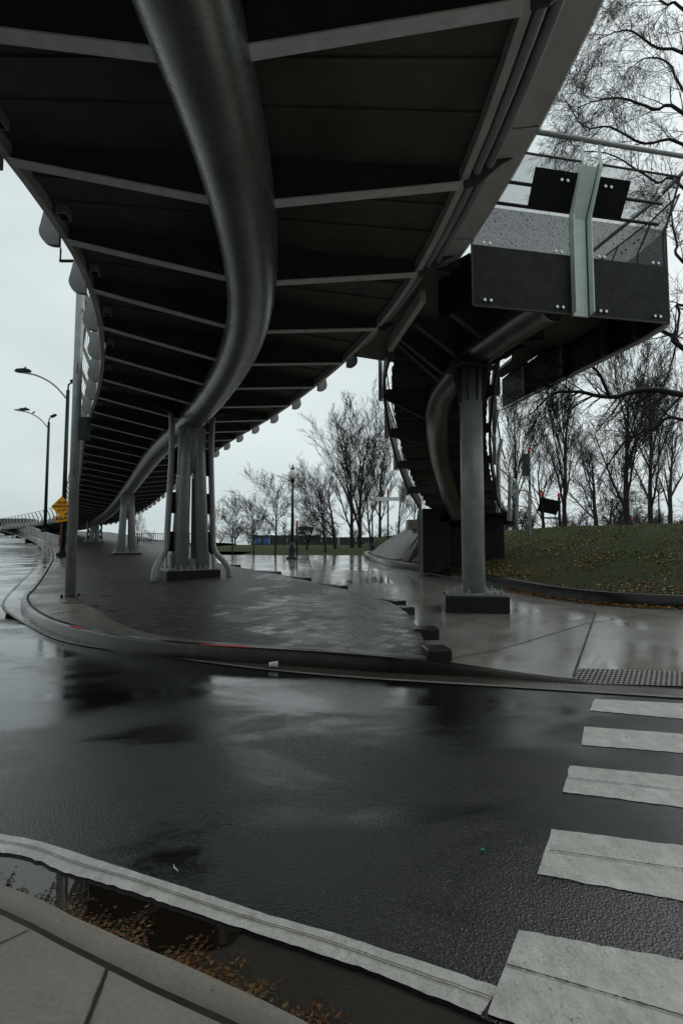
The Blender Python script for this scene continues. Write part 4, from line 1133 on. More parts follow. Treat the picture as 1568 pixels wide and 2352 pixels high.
# ================================================================== STREET FURNITURE ON THE LEFT
def street_light(base, H, arm, label, r0=.14, luminaire=True):
    e = empty('street_light', base, label, 'street light', 'tall dark street lights along the left road', True)
    mb = MB(); mb.tube([(0, 0, .1), (0, 0, H)], [r0, r0 * .72], 16); lbuild(mb, 'pole', M['darkpole'], e)
    mb = MB(); mb.box((0, 0, .12), (.5, .5, .24)); mb.lathe((0, 0, .24), [(.22, 0), (.18, .12)], 12); lbuild(mb, 'base', M['dark'], e, bevel=.03)
    mb = MB(); pts = crom([(0, 0, H - .6), (-.9, -.0, H + .35), (-2.0, 0, H + .95), (-3.3, 0, H + 1.2), (-arm, 0, H + 1.25)], 6); mb.tube(pts, .055, 8); a = lbuild(mb, 'arm', M['steel'], e)
    mb = MB(); mb.prism([(-arm - .75, -.0, H + 1.20), (-arm - .6, 0, H + 1.32), (-arm - .1, 0, H + 1.36), (-arm + .15, 0, H + 1.3), (-arm + .1, 0, H + 1.18), (-arm - .6, 0, H + 1.14)], (0, .34, 0)); lm = lbuild(mb, 'luminaire', M['darkpole'], e)
    mb = MB(); mb.lathe((-arm - .15, 0, H + 1.34), [(.05, 0), (.05, .14)], 8); s_ = lbuild(mb, 'sensor', M['dark'], e); s_.parent = lm
    mb = MB(); mb.tube([(0, 0, H), (.02, 0, H + .35), (.22, 0, H + .5)], .05, 8); mb.box((.42, 0, H + .62), (.5, .3, .16), Matrix.Rotation(R(-25), 3, 'Y')); lbuild(mb, 'floodlight', M['dark'], e)
    return e
b1 = PY(143, 1279, 30); street_light((b1.x, b1.y, b1.z), 10.3, 2.55, 'tall dark street light right behind the orange diamond sign')
b2 = PY(103, 1222, 46); l2 = street_light((b2.x, b2.y, b2.z), 10.4, 2.1, 'farther dark street light standing behind the concrete barrier with a bird on its arm', .15)
# bird on the arm: two lamps carry a small pigeon
def bird(p, label):
    e = empty('pigeon', p, label, 'bird', None, True)
    mb = MB(); mb.tube([(-.17, 0, .07), (-.10, 0, .09), (-.02, 0, .12), (.06, 0, .16), (.10, 0, .22), (.13, 0, .25), (.18, 0, .235)], [.01, .035, .07, .065, .04, .04, .008], 10); lbuild(mb, 'body', M['dark'], e)
    mb = MB(); mb.tube([(.0, .02, 0), (.0, .02, .08)], .008, 5); mb.tube([(.0, -.02, 0), (.0, -.02, .08)], .008, 5); lbuild(mb, 'leg', M['dark'], e); return e
bird((b2.x - 1.5, b2.y, b2.z + 11.2), 'small dark bird perched on the arm of the farther street light')
# near pole
bp = GS(161, 1378, lambda X, Y: .17 + z_road(X, Y)); 
e = empty('street_light', bp, 'thick grey street light pole nearest the camera, its top behind the bridge edge', 'street light', 'tall dark street lights along the left road', True)
mb = MB(); mb.tube([(0, 0, .08), (0, 0, 10.6)], [.128, .095], 24); pole = lbuild(mb, 'pole', M['steel'], e)
mb = MB(); mb.lathe((0, 0, 0), [(.24, 0), (.24, .03)], 20)
for a in range(4): mb.lathe((.2 * math.cos(a * 1.57 + .7), .2 * math.sin(a * 1.57 + .7), .03), [(.035, 0), (.035, .12)], 6)
mb.lathe((0, 0, .03), [(.20, 0), (.20, .04)], 20); lbuild(mb, 'base_flange', M['dark'], e)
mb = MB(); mb.box((0, 0, -.035), (.62, .62, .05)); lbuild(mb, 'footing', M['conc'], e)
mb = MB()
for z in (1.1, 3.4, 6.2): mb.box((.04, -.112 + .003 * z, z), (.03, .02, .28 + .4 * (z < 2)))
o = lbuild(mb, 'rust_streak', M['rust'], e); o.parent = pole
mb = MB(); mb.tube(crom([(0, 0, 10.2), (.6, -.1, 10.9), (1.8, -.2, 11.3), (2.4, -.2, 11.3)], 5), .05, 8); lbuild(mb, 'arm', M['steel'], e)
mb = MB(); mb.box((2.8, -.2, 11.3), (.8, .3, .12)); lbuild(mb, 'luminaire', M['darkpole'], e, bevel=.03)
mb = MB(); zc = 9.25; mb.box((-.35, 0, zc), (.5, .07, .05)); mb.box((-.58, 0, zc + .18), (.03, .04, .36)); lbuild(mb, 'side_bracket', M['dark'], e)
mb = MB(); mb.box((.26, 0, PY(190, 985, bp.y).z - bp.z), (.2, .2, .62)); lbuild(mb, 'control_box', M['darkpole'], e, bevel=.01)
# orange warning sign
sb = PY(139, 1283, 28.5)
sg = empty('warning_sign', sb, 'orange diamond sign LANE NARROWS with an AHEAD plate on a rusty post', 'road sign', None, True)
mb = MB(); mb.tube([(0, 0, 0), (0, 0, 2.6)], .055, 8); lbuild(mb, 'post', M['rust'], sg)
zc = PY(139, 1164, 28.5).z - sb.z; hw = .62
mb = MB(); mb.prism([(0, -.07, zc + hw), (hw, -.07, zc), (0, -.07, zc - hw), (-hw, -.07, zc)], (0, .012, 0)); dia = lbuild(mb, 'diamond_panel', M['orange'], sg)
tilt = R(-8)
zc2 = PY(145, 1191, 28.5).z - sb.z; Rt = Matrix.Rotation(tilt, 3, 'Y')
mb = MB(); mb.box((.08, -.09, zc2), (.86, .012, .36), Rt); ahd = lbuild(mb, 'ahead_plate', M['orange'], sg)
def text(body, size, loc_, parent, rotz=0, mat='ink', tiltY=0, name='lettering', sx=1):
    cu = bpy.data.curves.new('lettering', 'FONT'); cu.body = body; cu.size = size; cu.align_x = 'CENTER'; cu.align_y = 'CENTER'; cu.extrude = .003; cu.offset = size * .02
    tmp = bpy.data.objects.new('tmp', cu); COL.objects.link(tmp); dg = bpy.context.evaluated_depsgraph_get(); me = bpy.data.meshes.new_from_object(tmp.evaluated_get(dg)); bpy.data.objects.remove(tmp)
    me.materials.clear(); me.materials.append(M[mat]); o = bpy.data.objects.new(name, me); COL.objects.link(o)
    mt_ = Matrix.Rotation(rotz, 4, 'Z') @ Matrix.Rotation(tiltY, 4, 'Y') @ Matrix.Rotation(R(90), 4, 'X') @ Matrix.Diagonal((sx, 1, 1, 1))
    me.transform(mt_); o.location = loc_; o.parent = parent; return o
text('LANE', .21, (0, -.082, zc + .24), dia); text('NARROWS', .21, (0, -.082, zc + .02), dia, sx=.95); 
mb = MB()
sx_ = random.Random(3)
for k in range(9):      # scrawled graffiti under the words
    x = -.26 + k * .06; mb.tube([(x, -.08, zc - .2 + sx_.uniform(-.05, .05)), (x + .035, -.08, zc - .2 + sx_.uniform(-.1, .1)), (x + .05, -.08, zc - .24 + sx_.uniform(-.06, .06)), (x + .08, -.08, zc - .2 + sx_.uniform(-.06, .06))], .010, 5)
o = lbuild(mb, 'graffiti_scrawl', M['ink'], sg); o.parent = dia
text('AHEAD', .27, (.08, -.10, zc2), ahd, tiltY=tilt, sx=.9)
mb = MB(); mb.tube([(.1, -.10, zc2 + .08), (.1, -.105, zc2 + .08)], .045, 10); o = lbuild(mb, 'sticker', M['globe'], sg); o.parent = ahd
# concrete barrier wall
wpts = [PY(134, 1256, 45), PY(98, 1240, 53), PY(60, 1226, 66), PY(20, 1219, 80), PY(-40, 1214, 97)]
for p, z in zip(wpts, [rY(45) + .1, rY(53) + .1, rY(66) + .15, rY(80) + .1, rY(95)]): p.z = z
wl = resample(crom(wpts, 6), 40); mb = MB(); w2 = offset(wl, -.35)
mb.grid([[a + Vector((0, 0, -.5)), a + Vector((0, 0, 1.0)), b_ + Vector((0, 0, 1.0)), b_ + Vector((0, 0, -.5))] for a, b_ in zip(wl, w2)], False)
mb.face([wl[0] + Vector((0, 0, -.5)), wl[0] + Vector((0, 0, 1)), w2[0] + Vector((0, 0, 1)), w2[0] + Vector((0, 0, -.5))])
root = empty('barrier_wall', wl[0], 'long low concrete barrier curving behind the left road kerb', 'wall'); mb.build('wall', M['concpale'], root)
mb = MB(); c1 = PY(28, 1208, 84); mb.box(c1 + Vector((.9, 0, .2)), (4.6, 3, 2.0)); mb.prism([c1 + Vector((-1.4, -1.5, 1.1)), c1 + Vector((-1.4, -1.5, -.6)), c1 + Vector((-6, -1.5, -.6)), c1 + Vector((-6, -1.5, .1))], (0, 3, 0)); o = mb.build('bridge_abutment', M['conc']); tag(o, 'dark concrete block where the far end of the footbridge lands', 'abutment')

# ================================================================== PARK LAMPS AND SIGNS
def lawnpt(px, Y, dz=0):
    x = (px - CXp) / F * (Y * cp + 0); a, b_, c = ray(px, 1245); X = a / b_ * Y
    return Vector((X, Y, (z_lawn(X, Y) if keep(X, Y) else hY(Y)) + dz))
def acorn_lamp(p, H, label, mat='globe', poled='darkpole', gr='park lamps with acorn globes'):
    e = empty('park_lamp', p, label, 'park lamp', gr, True); k = H / 5.6
    mb = MB(); mb.lathe((0, 0, 0), [(.36 * k, 0), (.36 * k, .1 * k), (.24 * k, .16 * k), (.20 * k, .5 * k), (.23 * k, .6 * k), (.15 * k, .75 * k), (.11 * k, 1.0 * k)], 16); lbuild(mb, 'base', M[poled], e)
    mb = MB(); mb.tube([(0, 0, .95 * k), (0, 0, 4.5 * k)], [.10 * k, .065 * k], 12); mb.lathe((0, 0, 4.5 * k), [(.075 * k, 0), (.14 * k, .12 * k), (.16 * k, .22 * k)], 12); lbuild(mb, 'pole', M[poled], e)
    mb = MB(); mb.lathe((0, 0, 4.72 * k), [(.13 * k, 0), (.22 * k, .14 * k), (.235 * k, .3 * k), (.19 * k, .46 * k), (.11 * k, .55 * k)], 18); lbuild(mb, 'globe', M[mat], e)
    mb = MB(); mb.lathe((0, 0, 5.27 * k), [(.115 * k, 0), (.09 * k, .1 * k), (.03 * k, .16 * k), (.035 * k, .22 * k), (.01 * k, .34 * k)], 12); lbuild(mb, 'finial', M['dark' if mat == 'globe' else poled], e)
    return e
pl = PY(671, 1281, 30); acorn_lamp((pl.x, 30, hY(30)), (1281 - 1062) * 30 / 1130, 'tall dark park lamp with white acorn globe at the far plaza edge')
p = lawnpt(855, 44); acorn_lamp(p, 4.9, 'amber globed park lamp between the far trunks left of the stair', 'globeold')
p = lawnpt(1182, 30); acorn_lamp(p, 3.4 , 'small white globed park lamp beside the stair railing above the bank')
p = lawnpt(1516, 44); acorn_lamp(p, 4.6, 'small amber globed park lamp at the right edge of the bank', 'globeold')
def fingerpost(p, H, arms, label, kind='finger'):
    e = empty('direction_sign', p, label, 'direction sign', 'park direction signs with red caps', True)
    mb = MB(); mb.tube([(0, 0, 0), (0, 0, H - .3)], .06, 8); lbuild(mb, 'post', M['darkpole'], e)
    mb = MB(); mb.tube([(0, 0, H - .3), (0, 0, H)], .065, 8); lbuild(mb, 'cap', M['redtip'], e)
    for (z, x0, x1, h, mat, tip) in arms:
        mb = MB(); mb.box(((x0 + x1) / 2, -.08, z), (abs(x1 - x0), .04, h)); o = lbuild(mb, 'sign_board', M[mat], e)
        if tip:
            mb = MB(); q = x1 if tip > 0 else x0; mb.box((q + .06 * tip, -.08, z), (.13, .042, h * .96)); t_o = lbuild(mb, 'arrow_tip', M['cream'], e); t_o.parent = o
    return e
p = PY(682, 1279, 31); p.z = hY(31); H = (1279 - 1192) * 31 / 1130
fingerpost(p, H, [(H - .5, .08, 1.05, .22, 'signgreen', 1), (H - .82, .08, .55, .16, 'signgreen', 1)], 'dark green finger sign beside the tall lamp at the plaza edge')
p = lawnpt(891, 36); H = (1265 - 1122) * 36 / 1130
fingerpost(p, H, [(H - .75, -.85, .85, .28, 'globe', -1)], 'pale finger board on a tall red-capped post left of the stair')
p = lawnpt(1219, 27); ztop = PY(1219, 1027, 27).z; H = ztop - p.z
fingerpost(p, H, [(H - 1.0, -.42, -.05, 1.25, 'signgreen', 0), (H - 1.72, -.42, -.05, .18, 'cream', 0)], 'tall narrow dark banner sign on a red-capped post above the bank')
p = lawnpt(1453, 40); H = PY(1453, 1190, 40).z - p.z
fingerpost(p, H, [(H - .55, -1.6, 0, .35, 'signgreen', -1), (H - 1.0, -1.1, 0, .25, 'signgreen', 0)], 'low green finger sign half hidden among the trunks on the bank')
# information board on two posts
p = lawnpt(1267, 25); zt = PY(1255, 1129, 25).z - p.z
e = empty('information_board', p, 'tilted dark information board between two orange-capped posts on the bank', 'information board', None, True)
for x in (-.42, .42):
    mb = MB(); mb.box((x, 0, zt / 2 - .1), (.10, .10, zt - .2)); o = lbuild(mb, 'post', M['dark'], e)
    mb = MB(); mb.box((x, 0, zt - .1 - (.1 if x > 0 else 0)), (.105, .105, .22)); c_o = lbuild(mb, 'cap', M['redtip'], e); c_o.parent = o
mb = MB(); mb.box((-.1, .0, zt - .75), (1.0, .06, .75), Matrix.Rotation(R(12), 3, 'Y') @ Matrix.Rotation(R(25), 3, 'X')); mb.box((0, 0, zt - 1.35), (.8, .06, .08)); lbuild(mb, 'board', M['dark'], e)
# small frame rail (hand rail of park steps) on the bank
for px, Y, lab in ((1385, 33, 'small dark stair rail end rising behind the bank near the big trunk'), (1212, 32, 'small dark stair rail end rising behind the bank near the banner sign')):
    p = lawnpt(px, Y); z1 = PY(px, 1196, Y).z - p.z
    mb = MB(); mb.tube([p + Vector((-.35, 0, 0)), p + Vector((-.35, 0, z1)), p + Vector((.35, 0, z1)), p + Vector((.35, 0, 0))], .035, 6); mb.tube([p + Vector((.35, 0, z1)), p + Vector((1.2, 0, .1))], .03, 6)
    o = mb.build('steps_handrail', M['dark']); tag(o, lab, 'handrail', 'dark handrails of park steps behind the bank')
# blue bins far away
for px, lab in ((591, 'left one of the two small blue bins far behind the young trees'), (612, 'right one of the two small blue bins far behind the young trees')):
    p = lawnpt(px, 74); p.z = PY(px, 1253, 74).z - .5
    mb = MB(); mb.tube([p, p + Vector((0, 0, 1.4))], [.40, .47], 12); mb.tube([p + Vector((0, 0, 1.4)), p + Vector((0, 0, 1.55))], [.5, .3], 12)
    o = mb.build('blue_bin', M['blue']); tag(o, lab, 'bin', 'blue bins beyond the lawn')
# teal hoarding / pale structure by the lake
mb = MB(); M['teal'] = simple('grey_teal_hoarding', (.032, .046, .046), .6, 0, .2, .3)
for k in range(14):
    x = -14 + k * 3.0; mb.box((x, 86, .8), (2.96, .2, 3.5 + (.7 if k < 4 else 0)))
o = mb.build('lakeside_fence', M['teal']); tag(o, 'long grey-teal hoarding by the lake behind the trees', 'fence')
# far pillar and wall left of centre, seen below the bridge
mb = MB(); a = PY(300, 1262, 62); b_ = PY(212, 1262, 62); mb.box(((a.x + b_.x) / 2, 62, 1.2), (abs(a.x - b_.x) + 1, .5, 1.1)); o = mb.build('stone_wall', M['stone']); tag(o, 'low brown stone wall beyond the second bridge pier', 'wall')
mb = MB(); 
a = PY(300, 1248, 60); b_ = PY(480, 1248, 60)
mb.grid([[Vector((x, y, z)) for (y, z) in ((48, .7), (56, 1.5), (60, 1.62), (70, 1.5), (80, .2))] for x in np.linspace(a.x - 3, b_.x + 1, 14)]); struct(mb, 'grass_rise', M['lawn'])
# picket fence on that rise
n_ = 44; e = empty('picket_fence', (a.x, 60, 1.6), 'thin dark picket railing on the grass rise behind the piers', 'fence')
mb = MB()
for k in range(n_): mb.box((a.x + (b_.x - a.x) * k / n_, 60, 2.2), (.05, .05, 1.2))
mb.box(((a.x + b_.x) / 2, 60, 2.7), (abs(b_.x - a.x), .04, .06)); mb.box(((a.x + b_.x) / 2, 60, 1.9), (abs(b_.x - a.x), .04, .06)); mb.build('railing', M['dark'], e)
for px, top, lab in ((310, 1232, 'small dark sign post just right of the second pier'),):
    pass

# ================================================================== TREES
def grow(out, p, d, L, r, lev, mx, A, rng):
    ns = 5 if lev < 2 else 4 if lev < 3 else 3
    pts = [p]; rs = [r]; cur = p; dd = d.copy()
    for i in range(ns):
        dd = (dd + Vector((rng.uniform(-1, 1), rng.uniform(-1, 1), rng.uniform(-1, 1))) * A['wig'] * (1 + .25 * lev) + Vector((0, 0, A['up'] if lev < A.get('droopl', 9) else -A.get('droop', 0)))).normalized()
        cur = cur + dd * (L / ns); pts.append(cur); rs.append(max(A['rmin'], r * (1 - (i + 1) / ns * (A['taper'] if lev else .8))))
    out.append((pts, rs, lev))
    if lev >= mx: return
    nc = A['kids'][lev]
    for k in range(nc):
        f = A['start'][min(lev, len(A['start']) - 1)] + (1 - A['start'][min(lev, len(A['start']) - 1)]) * (k + rng.random()) / nc
        x = min(.999, f) * ns; i = int(x); q = pts[i].lerp(pts[i + 1], x - i); t = (pts[i + 1] - pts[i]).normalized()
        a = rng.uniform(0, 6.283); e = t.cross(Vector((math.cos(a), math.sin(a), .3)));
        if e.length < .01: e = Vector((1, 0, 0))
        e.normalize(); an = A['ang'][min(lev, len(A['ang']) - 1)] * rng.uniform(.6, 1.3)
        nd_ = (t * math.cos(an) + e * math.sin(an)).normalized()
        ll = L * A['len'][min(lev, len(A['len']) - 1)] * rng.uniform(.6, 1.15) * (1.15 - .45 * f)
        grow(out, q, nd_, ll, max(A['rmin'], rs[i] * A['rk']), lev + 1, mx, A, rng)
def tree_mesh(out, lo, hi):
    mb = MB()
    for pts, rs, lev in out:
        if lo <= lev <= hi: mb.tube(pts, rs, 7 if lev == 0 else 5 if lev == 1 else 3, False)
    return mb
def make_tree(name, seed, H, A, mx, mats=('bark', 'twig')):
    rng = random.Random(seed); out = []
    grow(out, Vector((0, 0, -.15)), Vector((0, 0, 1)), H * A['trunk'], A['r0'], 0, mx, A, rng)
    T = tree_mesh(out, 0, 1); Cn = tree_mesh(out, 2, 9)
    # normalise height
    top = max(v[2] for v in Cn.v + T.v); k = H / top
    for m_ in (T, Cn): m_.v = [(v[0] * k, v[1] * k, v[2] * k) for v in m_.v]
    def me(m_, nm, mat):
        mesh = bpy.data.meshes.new(nm); mesh.from_pydata(m_.v, [], m_.f); mesh.polygons.foreach_set('use_smooth', [True] * len(m_.f)); mesh.materials.append(M[mat]); return mesh
    return me(T, 'trunk', mats[0]), me(Cn, 'crown', mats[1])
VASE = dict(wig=.09, up=.09, taper=.85, kids=[9, 9, 7, 5], start=[.14, .12, .1], ang=[.55, .55, .55], len=[.85, .5, .5, .55], rk=.50, rmin=.006, trunk=.62, r0=.17)
YOUNG = dict(wig=.08, up=.04, taper=.9, kids=[14, 9, 7, 4], start=[.26, .12, .1], ang=[.8, .55, .55], len=[.66, .5, .5, .5], rk=.42, rmin=.0045, trunk=.74, r0=.075)
BUSH = dict(wig=.15, up=.0, taper=.85, kids=[12, 9, 7, 4], start=[.2, .1, .1], ang=[.95, .8, .7], len=[.7, .55, .5, .5], rk=.45, rmin=.006, trunk=.55, r0=.10)
TALL = dict(wig=.06, up=.075, taper=.82, kids=[10, 10, 8, 6], start=[.12, .10, .1], ang=[.36, .42, .5], len=[.85, .48, .48, .5], rk=.50, rmin=.0075, trunk=.62, r0=.19)
TM = {'vase': [make_tree('t', s, 10, VASE, 4) for s in (1, 2)], 'young': [make_tree('t', s, 6, YOUNG, 4) for s in (5, 6)], 'bush': [make_tree('t', 9, 6, BUSH, 4)], 'tall': [make_tree('t', s, 14, TALL, 4) for s in (12, 13)]}
HT = {'vase': 10, 'young': 6, 'bush': 6, 'tall': 14}
NM = {'vase': 'bare_tree', 'young': 'young_tree', 'bush': 'shrubby_tree', 'tall': 'tall_tree'}
def tree(kind, var, p, H, label, rot=0, wide=1.0, group=None):
    e = empty(NM[kind], p, label, 'tree', group, True); k = H / HT[kind]; e.scale = (k * wide, k * wide, k); e.rotation_euler = (0, 0, rot)
    for nm, me in zip(('trunk', 'crown'), TM[kind][var % len(TM[kind])]):
        o = bpy.data.objects.new(nm, me); COL.objects.link(o); o.parent = e
def tpx(kind, var, px, Y, ytop, label, rot=0, wide=1., group=None):
    p = lawnpt(px, Y); H = PY(px, ytop, Y).z - p.z; tree(kind, var, p, H, label, rot, wide, group)
g1 = 'young bare trees at the far edge of the plaza'; g2 = 'tall bare trees left of the stair'; g3 = 'tall bare trees on the bank'
tpx('young', 0, 495, 37, 1150, 'small bare tree closest to the twin leg bridge pier', 1, 1, g1)
tpx('young', 1, 535, 37.5, 1130, 'small bare tree second from the twin leg pier', 2, 1.1, g1)
tpx('young', 0, 583, 37.2, 1128, 'slim bare tree third from the twin leg pier', 3.3, 1., g1)
tpx('young', 1, 632, 37.0, 1062, 'taller bare young tree with wide crown left of the tall park lamp', .4, 1.25, g1)
tpx('bush', 0, 705, 50, 1150, 'low twiggy tree behind the park lamp finger sign', 1, 1.2, g1)
tpx('young', 0, 748, 44, 1060, 'dense bare tree right of the tall park lamp', 2.2, 1.3, g1)
tpx('tall', 0, 808, 56, 905, 'very tall bare tree with left-leaning crown left of the stair', 1.0, 1.1, g2)
tpx('tall', 1, 826, 57, 880, 'tallest bare tree between the park lamp and the stair', 2.4, 1.15, g2)
tpx('vase', 0, 770, 52, 1035, 'medium bare tree at the left foot of the tallest trees', .5, 1.1, g2)
tpx('tall', 0, 872, 60, 940, 'tall bare tree just left of the stair treads', 4.0, 1., g2)
tpx('vase', 1, 852, 50, 1060, 'bare tree directly left of the stair foot', 1.5, 1., g2)
tpx('vase', 0, 915, 48, 1080, 'bare tree partly behind the stair foot', 2.6, 1., g2)
tpx('vase', 1, 950, 52, 1090, 'bare tree above the tiled cone slope', 3.9, 1., g2)
tpx('tall', 1, 1188, 33, 835, 'tall bare tree just right of the round stair column', .4, .95, g3)
tpx('tall', 0, 1298, 31, 790, 'bare tree with forking pale trunk behind the information board', 2.0, 1.0, g3)
tpx('tall', 1, 1442, 36, 700, 'thick dark trunked bare tree on the bank', 1.2, 1.15, g3)
tpx('tall', 0, 1495, 39, 760, 'bare tree right of the thick dark trunked one', 3.0, 1., g3)
tpx('vase', 0, 1540, 30, 860, 'slim bare tree near the right edge of the bank', 4.4, .9, g3)
tpx('vase', 1, 1250, 46, 980, 'farther bare tree behind the banner sign', .9, 1., g3)
tpx('vase', 0, 1370, 50, 930, 'farther bare tree between the forking tree and the thick one', 5.2, 1.1, g3)
tpx('bush', 0, 1400, 60, 1090, 'low twiggy tree far behind the bank', 1.9, 1.4, g3)
tpx('young', 1, 345, 58, 1215, 'tiny bare tree on the grass rise between the piers', .7, 1.3)
tpx('vase', 1, 318, 52, 1170, 'bare sapling behind the second bridge pier', 2.7, .8)
# distant wood
rng = random.Random(77); out = []
FARP = dict(wig=.2, up=.06, taper=.8, kids=[10, 8, 5], start=[.15, .1, .1], ang=[.7, .7, .6], len=[.7, .55, .5], rk=.5, rmin=.014, trunk=.6, r0=.16)
protos = []
for k in range(3):
    o_ = []; grow(o_, Vector((0, 0, 0)), Vector((0, 0, 1)), 4.0, .13, 0, 3, FARP, rng); protos.append(tree_mesh(o_, 0, 9))
mb = MB()
for k in range(64):
    px = rng.uniform(1120, 1640) if k < 42 else rng.uniform(480, 1000); Y = rng.uniform(66, 92); a, b_, c = ray(px, 1245); X = a / b_ * Y
    pr = protos[k % 3]; s_ = rng.uniform(.7, 1.25) * (1 if k < 42 else .75); an = rng.uniform(0, 6.28); ca, sa = math.cos(an), math.sin(an); z0 = .6 if k > 42 else 1.4; b0 = len(mb.v)
    mb.v += [((x * ca - y * sa) * s_ * 1.3 + X, (x * sa + y * ca) * s_ * 1.3 + Y, z * s_ + z0) for x, y, z in pr.v]; mb.f += [tuple(i + b0 for i in f) for f in pr.f]; mb.m += pr.m
o = mb.build('distant_wood', M['twighaze'], fixn=False); tag(o, 'far-off purple grey belt of bare twiggy woodland behind the park', 'woodland', kind='stuff')
# the near tree whose trunk stands outside the frame: limbs reach in from the right
NT_ = empty('bare_tree', (11.6, 13.0, 1.3), 'near bare tree reaching dark drooping limbs in from the right edge', 'tree')
rng = random.Random(21); out = []
trunkp = [Vector((11.6, 13.0, .8)), Vector((11.5, 12.9, 3.2)), Vector((11.3, 12.8, 5.4)), Vector((11.2, 12.6, 7.5)), Vector((11.0, 12.2, 10)), Vector((10.9, 12, 13))]
tr = MB(); tr.tube(trunkp, [.38, .33, .29, .25, .20, .12], 12)
LIMB = dict(wig=.085, up=-.01, taper=.9, kids=[0, 7, 4, 2], start=[.1, .12, .1], ang=[.6, .6, .6], len=[.6, .55, .55, .5], rk=.45, rmin=.0032, trunk=1, r0=.1)
limbs = [([(1568, 905), (1480, 895), (1400, 912), (1330, 900), (1270, 905), (1225, 945)], 12.0, .11, trunkp[2]),
         ([(1400, 912), (1370, 850), (1330, 838), (1280, 870), (1240, 920)], 11.9, .05, None),
         ([(1568, 800), (1540, 770), (1480, 745), (1420, 750), (1370, 775), (1310, 770)], 12.0, .08, trunkp[2]),
         ([(1568, 965), (1500, 985), (1440, 1010), (1400, 1060), (1370, 1110)], 12.3, .06, trunkp[1]),
         ([(1568, 260), (1500, 250), (1430, 225), (1370, 230), (1320, 250)], 12.0, .06, trunkp[4]),
         ([(1568, 120), (1510, 110), (1450, 70), (1410, 75), (1370, 90)], 12.2, .05, trunkp[5]),
         ([(1568, 330), (1480, 330), (1400, 290), (1340, 290), (1290, 215)], 11.8, .05, trunkp[4]),
         ([(1568, 20), (1530, 10), (1480, -30), (1430, -20)], 12.2, .05, trunkp[5]),
         ([(1568, 430), (1510, 420), (1450, 380), (1390, 350), (1330, 345)], 12.0, .045, trunkp[3]),
         ([(1568, 205), (1540, 150), (1490, 130), (1440, 160)], 12.4, .045, trunkp[4]),
         ([(1568, 600), (1555, 560), (1545, 520), (1540, 470), (1530, 420)], 12.6, .05, trunkp[3]),
         ([(1568, 700), (1560, 720), (1550, 800), (1530, 870), (1500, 930)], 12.6, .05, trunkp[3])]
crown = []
for pxs, Y, r_, root_ in limbs:
    pts = [PY(x, y, Y + .15 * i * (1 if root_ is not None else 1)) for i, (x, y) in enumerate(pxs)]
    if root_ is not None: pts = [root_] + pts
    pts = crom(pts, 4); n = len(pts); rs = [r_ * .8 * (1 - .85 * i / (n - 1)) + .004 for i in range(n)]
    pts = [p + Vector((0, 0, .04 * noise.noise(Vector((i * .6, r_ * 100, 0))))) for i, p in enumerate(pts)]
    tr.tube(pts, rs, 7, False)
    for i in range(max(3, n // 6), n):
        for q in range(2 if i > n // 2 else 1):
            t = (pts[min(i + 1, n - 1)] - pts[max(0, i - 1)]).normalized(); a = rng.uniform(0, 6.28); e_ = t.cross(Vector((math.cos(a), math.sin(a), .2))).normalized()
            grow(crown, pts[i], (t * .75 + e_ * .75).normalized(), rng.uniform(.7, 1.6), max(.006, rs[i] * .42), 1, 4, LIMB, rng)
tr.build('trunk', M['bark'], NT_); mb = MB()
for pts, rs, lev in crown: mb.tube(pts, rs, 4 if lev < 3 else 3, False)
mb.build('crown', M['bark'], NT_, fixn=False)
print('near crown branches', len(crown))

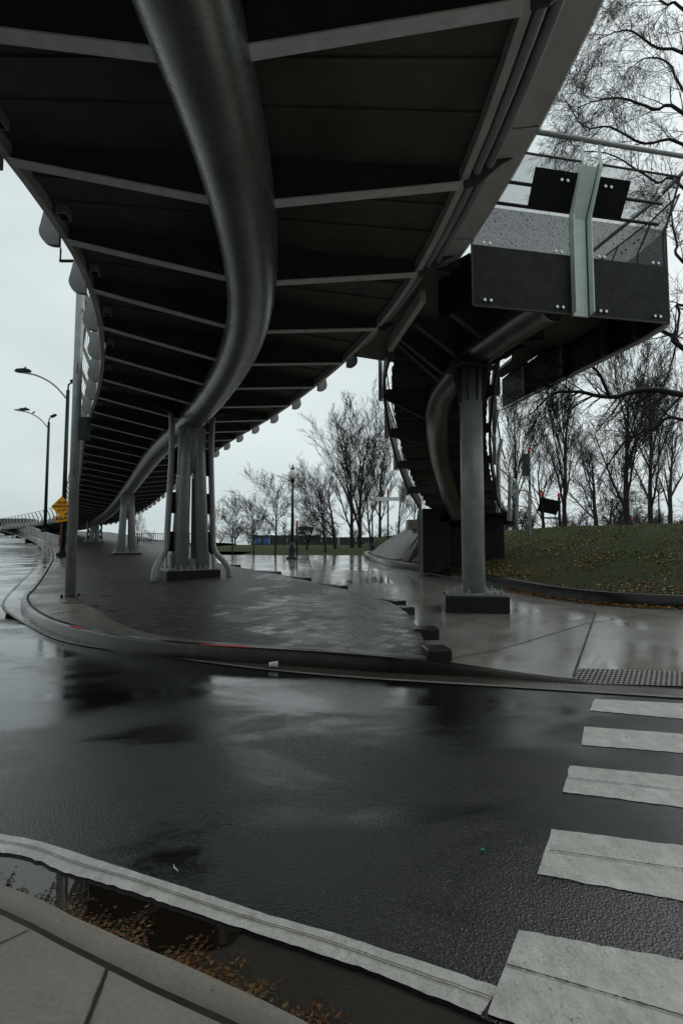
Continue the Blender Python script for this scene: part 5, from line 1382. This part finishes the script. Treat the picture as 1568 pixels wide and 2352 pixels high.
# ================================================================== WORLD, SUN, CAMERA
w = bpy.data.worlds.new('World'); sc.world = w; w.use_nodes = True; nt = w.node_tree; bg = nt.nodes['Background']
sky = nt.nodes.new('ShaderNodeTexSky'); sky.sky_type = 'NISHITA'; sky.sun_disc = False; sky.sun_elevation = R(42); sky.sun_rotation = R(60); sky.air_density = 1.0; sky.dust_density = 6; sky.ozone_density = 1
hs = nt.nodes.new('ShaderNodeHueSaturation'); hs.inputs['Saturation'].default_value = .12; nt.links.new(sky.outputs[0], hs.inputs['Color'])
tc = nt.nodes.new('ShaderNodeTexCoord'); mp = nt.nodes.new('ShaderNodeMapping'); mp.inputs['Scale'].default_value = (1, 1, 2.6); nt.links.new(tc.outputs['Generated'], mp.inputs['Vector'])
nz = nt.nodes.new('ShaderNodeTexNoise'); nz.inputs['Scale'].default_value = 1.7; nz.inputs['Detail'].default_value = 6; nt.links.new(mp.outputs[0], nz.inputs['Vector'])
CL = 8.0
cr = nt.nodes.new('ShaderNodeValToRGB'); e = cr.color_ramp.elements; e[0].position = .3; e[0].color = (CL * .74, CL * .86, CL * .885, 1); e[1].position = .7; e[1].color = (CL * 1.02, CL * 1.14, CL * 1.15, 1)
nt.links.new(nz.outputs['Fac'], cr.inputs['Fac'])
mx = nt.nodes.new('ShaderNodeMix'); mx.data_type = 'RGBA'; mx.inputs[0].default_value = .86
nt.links.new(hs.outputs[0], mx.inputs[6]); nt.links.new(cr.outputs[0], mx.inputs[7]); nt.links.new(mx.outputs[2], bg.inputs['Color']); bg.inputs['Strength'].default_value = .1
sun = bpy.data.lights.new('Sun', 'SUN'); sun.energy = .5; sun.angle = R(25); sun.color = (1, .97, .93)
so = bpy.data.objects.new('Sun', sun); COL.objects.link(so)
az = R(60); el = R(42); dv = Vector((math.sin(az) * math.cos(el), math.cos(az) * math.cos(el), math.sin(el))); so.rotation_euler = dv.to_track_quat('Z', 'Y').to_euler()
cam = bpy.data.cameras.new('Camera'); co = bpy.data.objects.new('Camera', cam); COL.objects.link(co); sc.camera = co
cam.sensor_fit = 'HORIZONTAL'; cam.sensor_width = 36; cam.lens = 36 * F / 1568; cam.clip_end = 6000; cam.clip_start = .05
co.location = (0, 0, CAMZ); co.rotation_euler = (R(90) + PITCH, 0, 0)
sc.view_settings.view_transform = 'Standard'; sc.view_settings.look = 'None'; sc.view_settings.gamma = 1; sc.view_settings.exposure = 0
sc.render.engine = 'CYCLES'
